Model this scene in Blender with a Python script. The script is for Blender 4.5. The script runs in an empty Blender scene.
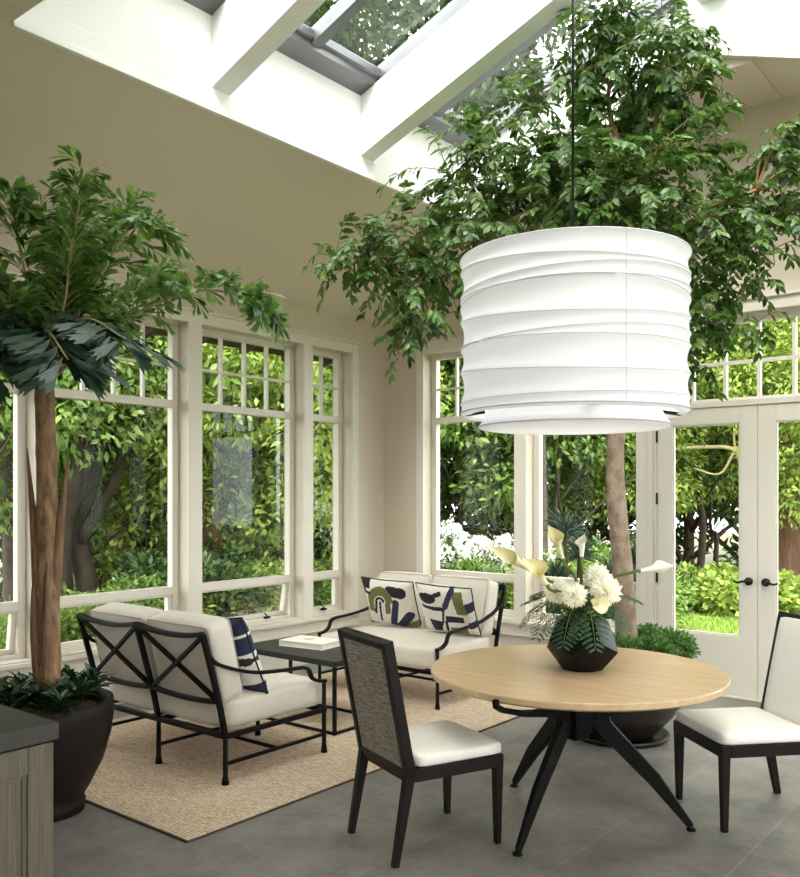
import bpy, bmesh, math, random
import numpy as np
from mathutils import Vector, Matrix
random.seed(7); RG = np.random.default_rng(11)
PI = math.pi
SC = bpy.context.scene
COL = SC.collection
R = math.radians

# ------------------------------------------------------------------ materials
def new_mat(name):
    m = bpy.data.materials.new(name); m.use_nodes = True
    nt = m.node_tree; nt.nodes.clear()
    out = nt.nodes.new('ShaderNodeOutputMaterial')
    return m, nt, out
def N(nt, typ, **kw):
    n = nt.nodes.new(typ)
    for k, v in kw.items():
        if k in n.inputs: n.inputs[k].default_value = v
        else: setattr(n, k, v)
    return n
def c4(c): return (c[0], c[1], c[2], 1)
def mat(name, col, rough=.5, metal=0, col2=None, nscale=8, stretch=(1,1,1), bump=0, bscale=40, spec=.5, sheen=0, detail=4, coat=0):
    m, nt, out = new_mat(name)
    b = N(nt, 'ShaderNodeBsdfPrincipled'); b.inputs['Base Color'].default_value = c4(col)
    b.inputs['Roughness'].default_value = rough; b.inputs['Metallic'].default_value = metal
    b.inputs['Specular IOR Level'].default_value = spec
    if sheen: b.inputs['Sheen Weight'].default_value = sheen
    if coat: b.inputs['Coat Weight'].default_value = coat; b.inputs['Coat Roughness'].default_value = .15
    nt.links.new(b.outputs[0], out.inputs[0])
    tc = N(nt, 'ShaderNodeTexCoord'); mp = N(nt, 'ShaderNodeMapping'); mp.inputs['Scale'].default_value = stretch
    nt.links.new(tc.outputs['Object'], mp.inputs[0])
    if col2:
        no = N(nt, 'ShaderNodeTexNoise'); no.inputs['Scale'].default_value = nscale; no.inputs['Detail'].default_value = detail
        nt.links.new(mp.outputs[0], no.inputs[0])
        rp = N(nt, 'ShaderNodeValToRGB'); rp.color_ramp.elements[0].position = .3; rp.color_ramp.elements[1].position = .7
        rp.color_ramp.elements[0].color = c4(col); rp.color_ramp.elements[1].color = c4(col2)
        nt.links.new(no.outputs[0], rp.inputs[0]); nt.links.new(rp.outputs[0], b.inputs['Base Color'])
    if bump:
        n2 = N(nt, 'ShaderNodeTexNoise'); n2.inputs['Scale'].default_value = bscale; n2.inputs['Detail'].default_value = 3
        nt.links.new(mp.outputs[0], n2.inputs[0])
        bp = N(nt, 'ShaderNodeBump'); bp.inputs['Strength'].default_value = bump; bp.inputs['Distance'].default_value = .01
        nt.links.new(n2.outputs[0], bp.inputs['Height']); nt.links.new(bp.outputs[0], b.inputs['Normal'])
    return m
def leaf_mat(name, cols, rough=.4, trans=.3, spec=.5):
    m, nt, out = new_mat(name)
    g = N(nt, 'ShaderNodeNewGeometry'); rp = N(nt, 'ShaderNodeValToRGB')
    cr = rp.color_ramp
    while len(cr.elements) < len(cols): cr.elements.new(.5)
    for i, c in enumerate(cols):
        cr.elements[i].position = i/(len(cols)-1); cr.elements[i].color = c4(c)
    nt.links.new(g.outputs['Random Per Island'], rp.inputs[0])
    b = N(nt, 'ShaderNodeBsdfPrincipled'); b.inputs['Roughness'].default_value = rough; b.inputs['Specular IOR Level'].default_value = spec
    nt.links.new(rp.outputs[0], b.inputs['Base Color'])
    t = N(nt, 'ShaderNodeBsdfTranslucent'); hs = N(nt, 'ShaderNodeHueSaturation'); hs.inputs['Value'].default_value = 1.5; hs.inputs['Hue'].default_value = .485
    nt.links.new(rp.outputs[0], hs.inputs['Color']); nt.links.new(hs.outputs[0], t.inputs[0])
    mx = N(nt, 'ShaderNodeMixShader'); mx.inputs[0].default_value = trans
    nt.links.new(b.outputs[0], mx.inputs[1]); nt.links.new(t.outputs[0], mx.inputs[2]); nt.links.new(mx.outputs[0], out.inputs[0])
    return m
def glass_mat(name, tint=(1,1,1), refl=1.0):
    m, nt, out = new_mat(name)
    t = N(nt, 'ShaderNodeBsdfTransparent'); t.inputs[0].default_value = c4(tint)
    g = N(nt, 'ShaderNodeBsdfGlossy'); g.inputs['Roughness'].default_value = .01
    fr = N(nt, 'ShaderNodeFresnel'); fr.inputs[0].default_value = 1.45
    ma = N(nt, 'ShaderNodeMath', operation='MULTIPLY'); ma.inputs[1].default_value = refl
    nt.links.new(fr.outputs[0], ma.inputs[0])
    mx = N(nt, 'ShaderNodeMixShader'); nt.links.new(ma.outputs[0], mx.inputs[0])
    nt.links.new(t.outputs[0], mx.inputs[1]); nt.links.new(g.outputs[0], mx.inputs[2]); nt.links.new(mx.outputs[0], out.inputs[0])
    return m
def floor_mat():
    m, nt, out = new_mat('grey_stone_tile')
    b = N(nt, 'ShaderNodeBsdfPrincipled'); nt.links.new(b.outputs[0], out.inputs[0])
    tc = N(nt, 'ShaderNodeTexCoord'); sx = N(nt, 'ShaderNodeSeparateXYZ'); cx = N(nt, 'ShaderNodeCombineXYZ')
    nt.links.new(tc.outputs['Object'], sx.inputs[0])
    ax = N(nt, 'ShaderNodeMath', operation='ADD'); ax.inputs[1].default_value = 6.2+2.51
    ay = N(nt, 'ShaderNodeMath', operation='ADD'); ay.inputs[1].default_value = 12.4-3.355+1.24
    nt.links.new(sx.outputs[0], ax.inputs[0]); nt.links.new(sx.outputs[1], ay.inputs[0])
    nt.links.new(ay.outputs[0], cx.inputs[0]); nt.links.new(ax.outputs[0], cx.inputs[1])
    br = N(nt, 'ShaderNodeTexBrick'); br.inputs['Scale'].default_value = 1; br.inputs['Brick Width'].default_value = 1.24
    br.inputs['Row Height'].default_value = .62; br.inputs['Mortar Size'].default_value = .003; br.inputs['Mortar Smooth'].default_value = .3
    br.inputs['Color1'].default_value = (.14,.134,.126,1); br.inputs['Color2'].default_value = (.20,.192,.18,1); br.inputs['Mortar'].default_value = (.25,.24,.225,1)
    nt.links.new(cx.outputs[0], br.inputs[0])
    no = N(nt, 'ShaderNodeTexNoise'); no.inputs['Scale'].default_value = 3.5; no.inputs['Detail'].default_value = 8; no.inputs['Roughness'].default_value = .65
    nt.links.new(tc.outputs['Object'], no.inputs[0])
    rp = N(nt, 'ShaderNodeValToRGB'); rp.color_ramp.elements[0].position = .3; rp.color_ramp.elements[0].color = (.62,.62,.63,1)
    rp.color_ramp.elements[1].position = .7; rp.color_ramp.elements[1].color = (1.3,1.28,1.24,1)
    nt.links.new(no.outputs[0], rp.inputs[0])
    mx = N(nt, 'ShaderNodeMix', data_type='RGBA', blend_type='MULTIPLY'); mx.inputs[0].default_value = 1
    nt.links.new(br.outputs[0], mx.inputs[6]); nt.links.new(rp.outputs[0], mx.inputs[7]); nt.links.new(mx.outputs[2], b.inputs['Base Color'])
    n2 = N(nt, 'ShaderNodeTexNoise'); n2.inputs['Scale'].default_value = 25; n2.inputs['Detail'].default_value = 6
    nt.links.new(tc.outputs['Object'], n2.inputs[0])
    mr = N(nt, 'ShaderNodeMapRange'); mr.inputs[3].default_value = .28; mr.inputs[4].default_value = .6
    nt.links.new(n2.outputs[0], mr.inputs[0]); nt.links.new(mr.outputs[0], b.inputs['Roughness'])
    bp = N(nt, 'ShaderNodeBump'); bp.inputs['Strength'].default_value = .25; bp.inputs['Distance'].default_value = .004
    nt.links.new(n2.outputs[0], bp.inputs['Height'])
    b2 = N(nt, 'ShaderNodeBump'); b2.inputs['Strength'].default_value = .6; b2.inputs['Distance'].default_value = .002; b2.invert = True
    nt.links.new(br.outputs['Fac'], b2.inputs['Height']); nt.links.new(bp.outputs[0], b2.inputs['Normal']); nt.links.new(b2.outputs[0], b.inputs['Normal'])
    return m
def rug_mat():
    m, nt, out = new_mat('woven_jute')
    b = N(nt, 'ShaderNodeBsdfPrincipled'); b.inputs['Roughness'].default_value = .9; nt.links.new(b.outputs[0], out.inputs[0])
    tc = N(nt, 'ShaderNodeTexCoord')
    w = N(nt, 'ShaderNodeTexWave', wave_type='BANDS', bands_direction='Y'); w.inputs['Scale'].default_value = 16; w.inputs['Distortion'].default_value = 1.2
    w.inputs['Detail'].default_value = 2; w.inputs['Detail Scale'].default_value = 6
    nt.links.new(tc.outputs['Object'], w.inputs[0])
    mp = N(nt, 'ShaderNodeMapping'); mp.inputs['Scale'].default_value = (1, 4, 1); nt.links.new(tc.outputs['Object'], mp.inputs[0])
    no = N(nt, 'ShaderNodeTexNoise'); no.inputs['Scale'].default_value = 28; no.inputs['Detail'].default_value = 3; nt.links.new(mp.outputs[0], no.inputs[0])
    rp = N(nt, 'ShaderNodeValToRGB'); rp.color_ramp.elements[0].position = .3; rp.color_ramp.elements[0].color = (.48,.35,.235,1)
    rp.color_ramp.elements[1].position = .65; rp.color_ramp.elements[1].color = (.84,.69,.53,1); nt.links.new(no.outputs[0], rp.inputs[0])
    r2 = N(nt, 'ShaderNodeValToRGB'); r2.color_ramp.elements[0].position = .0; r2.color_ramp.elements[0].color = (.45,.4,.36,1)
    r2.color_ramp.elements[1].position = .35; r2.color_ramp.elements[1].color = (1,1,1,1); nt.links.new(w.outputs[0], r2.inputs[0])
    mx = N(nt, 'ShaderNodeMix', data_type='RGBA', blend_type='MULTIPLY'); mx.inputs[0].default_value = 1
    nt.links.new(rp.outputs[0], mx.inputs[6]); nt.links.new(r2.outputs[0], mx.inputs[7]); nt.links.new(mx.outputs[2], b.inputs['Base Color'])
    bp = N(nt, 'ShaderNodeBump'); bp.inputs['Strength'].default_value = .8; bp.inputs['Distance'].default_value = .008
    nt.links.new(w.outputs[0], bp.inputs['Height']); nt.links.new(bp.outputs[0], b.inputs['Normal'])
    return m
def shade_mat():
    m, nt, out = new_mat('white_lantern_fabric')
    b = N(nt, 'ShaderNodeBsdfPrincipled'); b.inputs['Base Color'].default_value = (.80,.80,.83,1); b.inputs['Roughness'].default_value = .7
    b.inputs['Emission Color'].default_value = (.95,.95,1,1); b.inputs['Emission Strength'].default_value = SHADE_EM
    t = N(nt, 'ShaderNodeBsdfTranslucent'); t.inputs[0].default_value = (.9,.9,.92,1)
    mx = N(nt, 'ShaderNodeMixShader'); mx.inputs[0].default_value = .25
    nt.links.new(b.outputs[0], mx.inputs[1]); nt.links.new(t.outputs[0], mx.inputs[2]); nt.links.new(mx.outputs[0], out.inputs[0])
    return m
SHADE_EM = .012
M = {}
M['wall'] = mat('greige_wall_paint', (.63,.56,.455), .6, bump=.05, bscale=60)
M['ceil'] = mat('greige_ceiling_paint', (.73,.66,.555), .6, bump=.04, bscale=60)
M['trim'] = mat('warm_grey_trim_paint', (.70,.655,.58), .42)
M['white'] = mat('white_well_paint', (.86,.86,.84), .5)
M['alu'] = mat('grey_aluminium', (.16,.165,.175), .32, .7, (.2,.2,.21), 3)
M['glass'] = glass_mat('window_glass', (.97,.985,.97), .2)
M['skyglass'] = glass_mat('skylight_glass', (.8,.84,.83), 1.3)
M['floor'] = floor_mat(); M['rug'] = rug_mat()
M['rugedge'] = mat('dark_rug_binding', (.06,.045,.03), .9)
M['iron'] = mat('black_wrought_iron', (.0035,.003,.003), .5, 0, bump=.15, bscale=90, spec=.14)
M['bronze'] = mat('dark_bronze', (.004,.0035,.003), .4, 0, spec=.3)
M['linen'] = mat('oatmeal_linen', (.60,.54,.465), .9, col2=(.71,.65,.57), nscale=140, bump=.25, bscale=300, sheen=.2)
M['piping'] = mat('linen_piping', (.48,.44,.385), .9)
M['pwhite'] = mat('pillow_ivory', (.74,.70,.63), .9, bump=.2, bscale=200)
M['pnavy'] = mat('pillow_navy', (.018,.026,.06), .9)
M['pblack'] = mat('pillow_black', (.012,.012,.018), .9)
M['polive'] = mat('pillow_olive', (.16,.155,.045), .9)
M['wood_d'] = mat('espresso_wood', (.006,.004,.003), .42, spec=.18, col2=(.010,.007,.0055), nscale=10, stretch=(1,1,.1), bump=.05)
M['vinyl'] = mat('white_leather', (.78,.75,.70), .36, bump=.05, bscale=120)
M['stone_top'] = mat('charcoal_table_top', (.009,.012,.011), .4, spec=.28, col2=(.014,.018,.017), nscale=6)
M['book'] = mat('ivory_book_cover', (.8,.78,.72), .45)
M['pages'] = mat('book_pages', (.74,.70,.62), .8, bump=.4, bscale=300, stretch=(1,1,12))
M['ink'] = mat('tan_print', (.62,.48,.28), .6)
M['oak'] = mat('pale_oak', (.52,.35,.20), .3, spec=.4, col2=(.65,.47,.29), nscale=5, stretch=(.5,6,3), bump=.02, bscale=30)
M['vase'] = mat('black_ceramic', (.004,.004,.0035), .35, spec=.18)
M['pot'] = mat('dark_bronze_pot', (.010,.0065,.0055), .6, spec=.18, col2=(.016,.010,.008), nscale=5, stretch=(1,1,4), bump=.2, bscale=20)
M['pot2'] = mat('taupe_black_bowl', (.022,.017,.015), .4, spec=.3, col2=(.032,.025,.022), nscale=4, stretch=(.5,.5,5))
M['saucer'] = mat('black_plastic_saucer', (.014,.014,.015), .25)
M['soil'] = mat('bark_mulch', (.07,.04,.02), .9, col2=(.24,.14,.06), nscale=45, bump=1, bscale=60)
M['cab'] = mat('cerused_oak_cabinet', (.085,.072,.052), .55, spec=.2, col2=(.135,.117,.086), nscale=26, stretch=(1,4,.12), bump=.15, bscale=40)
M['cabtop'] = mat('dark_grey_counter', (.035,.033,.028), .5, spec=.3, col2=(.045,.042,.036), nscale=20)
M['bark_palm'] = mat('palm_bark', (.10,.05,.025), .7, col2=(.36,.21,.10), nscale=6, stretch=(5,5,1.6), bump=.7, bscale=14)
M['sheath'] = mat('dry_leaf_sheath', (.12,.06,.03), .7, col2=(.24,.14,.075), nscale=7, stretch=(6,6,1), bump=.4, bscale=20)
M['bark_ficus'] = mat('ficus_bark', (.17,.115,.08), .85, col2=(.36,.27,.205), nscale=11, stretch=(1.5,1.5,1), detail=8, bump=1, bscale=40)
M['twig'] = mat('ficus_twig', (.30,.17,.07), .7)
M['greenstem'] = mat('green_stem', (.09,.14,.03), .5)
M['rachis'] = mat('palm_rachis', (.42,.36,.18), .5)
M['ficus'] = leaf_mat('ficus_leaf', [(.014,.045,.008),(.04,.11,.016),(.085,.18,.03),(.03,.085,.014),(.17,.26,.06),(.05,.12,.02)], .33, .3)
M['palm'] = leaf_mat('palm_leaflet', [(.028,.085,.02),(.09,.21,.035),(.17,.33,.06),(.05,.13,.03),(.25,.39,.11)], .35, .3)
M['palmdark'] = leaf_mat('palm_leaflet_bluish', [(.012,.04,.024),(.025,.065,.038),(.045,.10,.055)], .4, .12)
M['under'] = leaf_mat('glossy_dark_leaf', [(.008,.025,.012),(.018,.05,.02),(.03,.07,.03)], .25, .1)
M['fern'] = leaf_mat('fern_leaf', [(.014,.045,.018),(.03,.085,.03),(.05,.11,.04)], .5, .15)
M['box'] = leaf_mat('light_green_shrub_leaf', [(.04,.11,.025),(.08,.19,.04),(.13,.26,.06)], .5, .3)
M['g_lime'] = leaf_mat('garden_lime_leaf', [(.08,.15,.02),(.20,.30,.05),(.38,.46,.11),(.13,.22,.03)], .5, .4)
M['g_mid'] = leaf_mat('garden_mid_leaf', [(.045,.10,.018),(.12,.22,.038),(.24,.35,.08),(.08,.16,.028)], .5, .35)
M['g_dark'] = leaf_mat('garden_dark_leaf', [(.018,.045,.012),(.04,.09,.02),(.08,.14,.035)], .5, .25)
M['g_white'] = leaf_mat('white_blossom', [(.85,.86,.82),(.78,.8,.74),(.9,.9,.88)], .6, .3)
M['g_yucca'] = leaf_mat('grey_green_blade', [(.02,.045,.03),(.05,.09,.065),(.14,.19,.15)], .35, .1)
M['trunk_dark'] = mat('mossy_dark_bark', (.035,.026,.018), .9, col2=(.075,.06,.042), nscale=6, bump=.6)
M['trunk_red'] = mat('reddish_bark', (.11,.05,.032), .9, col2=(.19,.105,.07), nscale=6, stretch=(4,4,.6), bump=.6)
M['twig_pale'] = mat('pale_bare_branch', (.42,.34,.2), .8)
M['lawn'] = mat('lawn_grass', (.13,.24,.03), .8, col2=(.2,.34,.05), nscale=8, bump=.8, bscale=150)
M['earth'] = mat('garden_earth', (.05,.045,.02), .9, col2=(.08,.09,.03), nscale=2, bump=.5)
M['petal'] = mat('cream_calla_petal', (.88,.80,.42), .45, col2=(.90,.86,.62), nscale=6)
M['petal_w'] = mat('white_calla_petal', (.86,.85,.74), .4)
M['spadix'] = mat('yellow_spadix', (.7,.5,.05), .6)
M['mum'] = leaf_mat('white_chrysanthemum', [(.93,.92,.84),(.9,.89,.8),(.95,.95,.9)], .6, .35)
M['mumc'] = mat('chrysanthemum_heart', (.75,.7,.42), .6)
M['eave'] = mat('dark_brown_eave', (.055,.038,.026), .7, col2=(.075,.055,.04), nscale=4, stretch=(1,8,1))
M['shade'] = shade_mat()
M['rib'] = mat('lantern_rib_thread', (.5,.49,.5), .7)
def woven():
    m, nt, out = new_mat('woven_raffia')
    b = N(nt, 'ShaderNodeBsdfPrincipled'); b.inputs['Roughness'].default_value = .8; nt.links.new(b.outputs[0], out.inputs[0])
    tc = N(nt, 'ShaderNodeTexCoord'); mp = N(nt, 'ShaderNodeMapping'); mp.inputs['Scale'].default_value = (14, 14, 150); nt.links.new(tc.outputs['Object'], mp.inputs[0])
    no = N(nt, 'ShaderNodeTexNoise'); no.inputs['Scale'].default_value = 2.0; no.inputs['Detail'].default_value = 3; nt.links.new(mp.outputs[0], no.inputs[0])
    rp = N(nt, 'ShaderNodeValToRGB'); rp.color_ramp.elements[0].position = .35; rp.color_ramp.elements[0].color = (.11,.09,.07,1)
    rp.color_ramp.elements[1].position = .65; rp.color_ramp.elements[1].color = (.36,.31,.25,1); nt.links.new(no.outputs[0], rp.inputs[0]); nt.links.new(rp.outputs[0], b.inputs['Base Color'])
    bp = N(nt, 'ShaderNodeBump'); bp.inputs['Strength'].default_value = .5; bp.inputs['Distance'].default_value = .004
    nt.links.new(no.outputs[0], bp.inputs['Height']); nt.links.new(bp.outputs[0], b.inputs['Normal'])
    return m
M['woven'] = woven()

# ------------------------------------------------------------------ geometry helpers
def frame_of(d, up=Vector((0,0,1))):
    d = Vector(d).normalized()
    if abs(d.dot(up)) > .98: up = Vector((1,0,0))
    s = d.cross(up).normalized(); u = s.cross(d).normalized()
    return d, s, u
class MB:
    def __init__(s): s.bm = bmesh.new()
    def box(s, lo, hi, mi=0):
        v = [s.bm.verts.new((x,y,z)) for x in (lo[0],hi[0]) for y in (lo[1],hi[1]) for z in (lo[2],hi[2])]
        for q in ((0,1,3,2),(4,6,7,5),(0,4,5,1),(2,3,7,6),(0,2,6,4),(1,5,7,3)):
            s.bm.faces.new([v[i] for i in q]).material_index = mi
        return v
    def bar(s, p0, p1, w, h, up=(0,0,1), w1=None, h1=None, mi=0):
        d, sd, u = frame_of(Vector(p1)-Vector(p0), Vector(up)); w1 = w1 or w; h1 = h1 or h
        v = []
        for p, a, b in ((Vector(p0), w, h), (Vector(p1), w1, h1)):
            for i, j in ((-1,-1),(1,-1),(1,1),(-1,1)): v.append(s.bm.verts.new(p + sd*i*a/2 + u*j*b/2))
        for q in ((3,2,1,0),(4,5,6,7),(0,1,5,4),(1,2,6,5),(2,3,7,6),(3,0,4,7)): s.bm.faces.new([v[i] for i in q]).material_index = mi
    def path(s, pts, w, h, up=(0,0,1), taper=None):
        """rectangular bar swept along points with mitred corners"""
        pts = [Vector(p) for p in pts]; rings = []; n = len(pts)
        for i, p in enumerate(pts):
            d = (pts[min(i+1,n-1)]-pts[max(i-1,0)])
            d, sd, u = frame_of(d, Vector(up)); k = 1 if taper is None else taper[i]
            rings.append([s.bm.verts.new(p + sd*a*w*k/2 + u*b*h*k/2) for a, b in ((-1,-1),(1,-1),(1,1),(-1,1))])
        for a, b in zip(rings, rings[1:]):
            for i in range(4): s.bm.faces.new((a[i], a[(i+1)%4], b[(i+1)%4], b[i]))
        s.bm.faces.new(rings[0][::-1]); s.bm.faces.new(rings[-1])
    def tube(s, pts, rad, seg=8, mi=0):
        pts = [Vector(p) for p in pts]; n = len(pts)
        if not hasattr(rad, '__len__'): rad = [rad]*n
        rings = []; ref = None
        for i, p in enumerate(pts):
            d = (pts[min(i+1,n-1)]-pts[max(i-1,0)]).normalized()
            if ref is None: _, sd, u = frame_of(d)
            else:
                sd = ref - d*ref.dot(d); sd.normalize(); u = sd.cross(d)
            ref = sd
            rings.append([s.bm.verts.new(p + (sd*math.cos(2*PI*k/seg) + u*math.sin(2*PI*k/seg))*rad[i]) for k in range(seg)])
        for a, b in zip(rings, rings[1:]):
            for i in range(seg): s.bm.faces.new((a[i], a[(i+1)%seg], b[(i+1)%seg], b[i])).material_index = mi
        s.bm.faces.new(rings[0][::-1]).material_index = mi; s.bm.faces.new(rings[-1]).material_index = mi
    def lathe(s, prof, seg=48, c=(0,0,0), caps=True):
        rings = []
        for r, z in prof:
            if r < 1e-5: rings.append([s.bm.verts.new((c[0], c[1], c[2]+z))])
            else: rings.append([s.bm.verts.new((c[0]+r*math.cos(2*PI*k/seg), c[1]+r*math.sin(2*PI*k/seg), c[2]+z)) for k in range(seg)])
        for a, b in zip(rings, rings[1:]):
            for i in range(seg):
                j = (i+1) % seg
                if len(a) == 1 and len(b) == 1: continue
                if len(a) == 1: s.bm.faces.new((a[0], b[j], b[i]))
                elif len(b) == 1: s.bm.faces.new((a[i], a[j], b[0]))
                else: s.bm.faces.new((a[i], a[j], b[j], b[i]))
        if caps:
            if len(rings[0]) > 1: s.bm.faces.new(rings[0][::-1])
            if len(rings[-1]) > 1: s.bm.faces.new(rings[-1])
    def prism(s, poly, axis, a, b, mi=0):
        """poly: 2D points; axis 0/1/2 extruded from a to b. axis 1: poly=(x,z); axis 0: (y,z); axis 2: (x,y)"""
        def P(p, t): return (t,p[0],p[1]) if axis == 0 else ((p[0],t,p[1]) if axis == 1 else (p[0],p[1],t))
        A = [s.bm.verts.new(P(p,a)) for p in poly]; B = [s.bm.verts.new(P(p,b)) for p in poly]; n = len(poly)
        s.bm.faces.new(A).material_index = mi; s.bm.faces.new(B[::-1]).material_index = mi
        for i in range(n): s.bm.faces.new((A[i], B[i], B[(i+1)%n], A[(i+1)%n])).material_index = mi
    def sphere(s, c, r, seg=12, sc=(1,1,1)):
        ret = bmesh.ops.create_uvsphere(s.bm, u_segments=seg, v_segments=max(6,seg//2), radius=r)
        for v in ret['verts']: v.co = Vector((v.co.x*sc[0]+c[0], v.co.y*sc[1]+c[1], v.co.z*sc[2]+c[2]))
    def build(s, name, m, parent=None, bevel=0, smooth=False, seg=2, sub=0):
        bmesh.ops.recalc_face_normals(s.bm, faces=s.bm.faces)
        me = bpy.data.meshes.new(name); s.bm.to_mesh(me); s.bm.free()
        return finish(name, me, m, parent, bevel, smooth, seg, sub)
def finish(name, me, m, parent=None, bevel=0, smooth=False, seg=2, sub=0):
    for mm in (m if isinstance(m, (list, tuple)) else [m]): me.materials.append(mm)
    if smooth: me.polygons.foreach_set('use_smooth', [True]*len(me.polygons))
    o = bpy.data.objects.new(name, me); COL.objects.link(o)
    if parent: o.parent = parent
    if bevel:
        b = o.modifiers.new('bevel', 'BEVEL'); b.width = bevel; b.segments = seg; b.limit_method = 'ANGLE'; b.angle_limit = R(35)
        if not smooth: me.polygons.foreach_set('use_smooth', [True]*len(me.polygons)); b.harden_normals = True
    if sub:
        d = o.modifiers.new('sub', 'SUBSURF'); d.levels = sub; d.render_levels = sub
    return o
def tag(o, label=None, cat=None, group=None, kind=None):
    if label: o['label'] = label
    if cat: o['category'] = cat
    if group: o['group'] = group
    if kind: o['kind'] = kind
    return o
def empty(name, loc=(0,0,0), rz=0, label=None, cat=None, group=None):
    o = bpy.data.objects.new(name, None); COL.objects.link(o); o.location = loc; o.rotation_euler = (0,0,rz); o.empty_display_size = .1
    return tag(o, label, cat, group)
def copy_tree(o, parent=None):
    c = o.copy(); COL.objects.link(c); c.parent = parent
    for ch in [x for x in bpy.data.objects if x.parent == o and x != c]: copy_tree(ch, c)
    return c
def cushion(name, lo, hi, m, parent, bev=.035, crown=.015, piping=None):
    """box cushion with rounded edges and crowned faces"""
    bm = bmesh.new(); n = 8
    bmesh.ops.create_cube(bm, size=2)
    bmesh.ops.subdivide_edges(bm, edges=bm.edges[:], cuts=n, use_grid_fill=True)
    L = Vector(lo); H = Vector(hi); c = (L+H)/2; h = (H-L)/2
    for v in bm.verts:
        x, y, z = v.co
        p = Vector((x*h.x, y*h.y, z*h.z))
        # round the edges
        q = Vector((max(-h.x+bev, min(h.x-bev, p.x)), max(-h.y+bev, min(h.y-bev, p.y)), max(-h.z+bev, min(h.z-bev, p.z))))
        d = p-q
        if d.length > 1e-6: p = q + d.normalized()*min(bev, d.length if d.length < bev else bev)
        fx, fy, fz = 1-x*x, 1-y*y, 1-z*z
        if abs(z) > .99: p.z += math.copysign(crown*fx*fy, z)
        if abs(y) > .99: p.y += math.copysign(crown*.6*fx*fz, y)
        if abs(x) > .99: p.x += math.copysign(crown*.6*fy*fz, x)
        v.co = p + c
    me = bpy.data.meshes.new(name); bmesh.ops.recalc_face_normals(bm, faces=bm.faces); bm.to_mesh(me); bm.free()
    return finish(name, me, m, parent, smooth=True)

# leaves (numpy) -------------------------------------------------------------
def nrm(a): return a/np.maximum(np.linalg.norm(a, axis=-1, keepdims=True), 1e-9)
T_OVAL = (np.array([(0,0,0),(.35,0,-.0),(.7,0,-.03),(1,0,-.12),(.3,.42,.06),(.7,.36,.03),(.3,-.42,.06),(.7,-.36,.03)]),
          [(0,1,4),(1,2,5,4),(2,3,5),(0,6,1),(1,6,7,2),(2,7,3)])
T_KITE = (np.array([(0,0,0),(.5,.5,.07),(1,0,-.1),(.5,-.5,.07)]), [(0,3,2),(0,2,1)])
T_FISH = (np.array([(0,0,0),(.45,.0,.02),(.40,.20,.03),(.40,-.20,.03),(1.0,.52,-.06),(.84,.26,-.02),(1.0,.12,-.05),(.82,-.04,-.02),(.95,-.22,-.06),(.72,-.38,-.02)]),
          [(0,1,2),(0,3,1),(1,5,4,2),(1,7,6,5),(1,9,8,7),(1,3,9)])
T_BLADE = (np.array([(0,.5,0),(0,-.5,0),(.5,.5,.1),(.5,0,.03),(.5,-.5,.1),(.8,.3,.02),(.8,-.3,.02),(1,0,-.1)]),
           [(0,1,3),(0,3,2),(1,4,3),(2,3,5),(3,6,5),(3,4,6),(5,6,7)])
def leaves(name, T, P, D, U, L, W, m, parent=None, smooth=False):
    tv, tf = T; P = np.asarray(P, float); n = len(P)
    D = nrm(np.asarray(D, float)); S = nrm(np.cross(D, np.asarray(U, float))); Uu = np.cross(S, D)
    L = np.broadcast_to(np.asarray(L, float), (n,)); W = np.broadcast_to(np.asarray(W, float), (n,))
    V = P[:,None,:] + D[:,None,:]*(tv[None,:,0:1]*L[:,None,None]) + S[:,None,:]*(tv[None,:,1:2]*W[:,None,None]) + Uu[:,None,:]*(tv[None,:,2:3]*L[:,None,None])
    k = len(tv); V = V.reshape(-1,3)
    tot = np.array([len(f) for f in tf]); flat = np.concatenate([np.array(f) for f in tf])
    loops = (flat[None,:] + (np.arange(n)*k)[:,None]).ravel()
    tots = np.tile(tot, n); starts = np.concatenate([[0], np.cumsum(tots)[:-1]])
    me = bpy.data.meshes.new(name)
    me.vertices.add(len(V)); me.vertices.foreach_set('co', V.astype(np.float32).ravel())
    me.loops.add(len(loops)); me.loops.foreach_set('vertex_index', loops.astype(np.int32))
    me.polygons.add(len(tots)); me.polygons.foreach_set('loop_start', starts.astype(np.int32)); me.polygons.foreach_set('loop_total', tots.astype(np.int32))
    me.update(calc_edges=True); me.validate()
    return finish(name, me, m, parent, smooth=smooth)
def rdir(n): return nrm(RG.normal(size=(n,3)))
def bez(pts, n):
    """Catmull-Rom through points"""
    P = [Vector(p) for p in pts]; P = [P[0]*2-P[1]] + P + [P[-1]*2-P[-2]]; out = []
    segs = len(P)-3
    for i in range(n+1):
        t = i/n*segs; k = min(int(t), segs-1); t -= k
        a, b, c, d = P[k:k+4]
        out.append(.5*((2*b) + (c-a)*t + (2*a-5*b+4*c-d)*t*t + (3*b-a-3*c+d)*t**3))
    return out

# ------------------------------------------------------------------ room shell
XL, YB, XR, YN = -6.06, 7.2, 1.62, -2.4
ZP, SL = 3.49, .36                      # plate height, roof slope
WX0, WX1, WY0, WY1 = -4.39, -.05, 2.23, 6.4   # skylight well
XRID = (WX0+WX1)/2
ZW = ZP + SL*(WX0-XL)                   # 4.09
def zroof(x): return ZP + SL*(x-XL) if x < XRID else ZP + SL*(XR-x)
ZRID = zroof(XRID)
ZS0 = 4.68                              # skylight frame plane at the well edge
def zsky(x): return ZS0 + SL*(min(x, 2*XRID-x)-WX0)
SILL, HEAD = .45, 3.12
def struct(o): o['kind'] = 'structure'; return o
b = MB(); b.box((XL-.3, YN-.3, -.2), (XR+.3, YB+.3, 0)); struct(b.build('floor', M['floor']))

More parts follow.
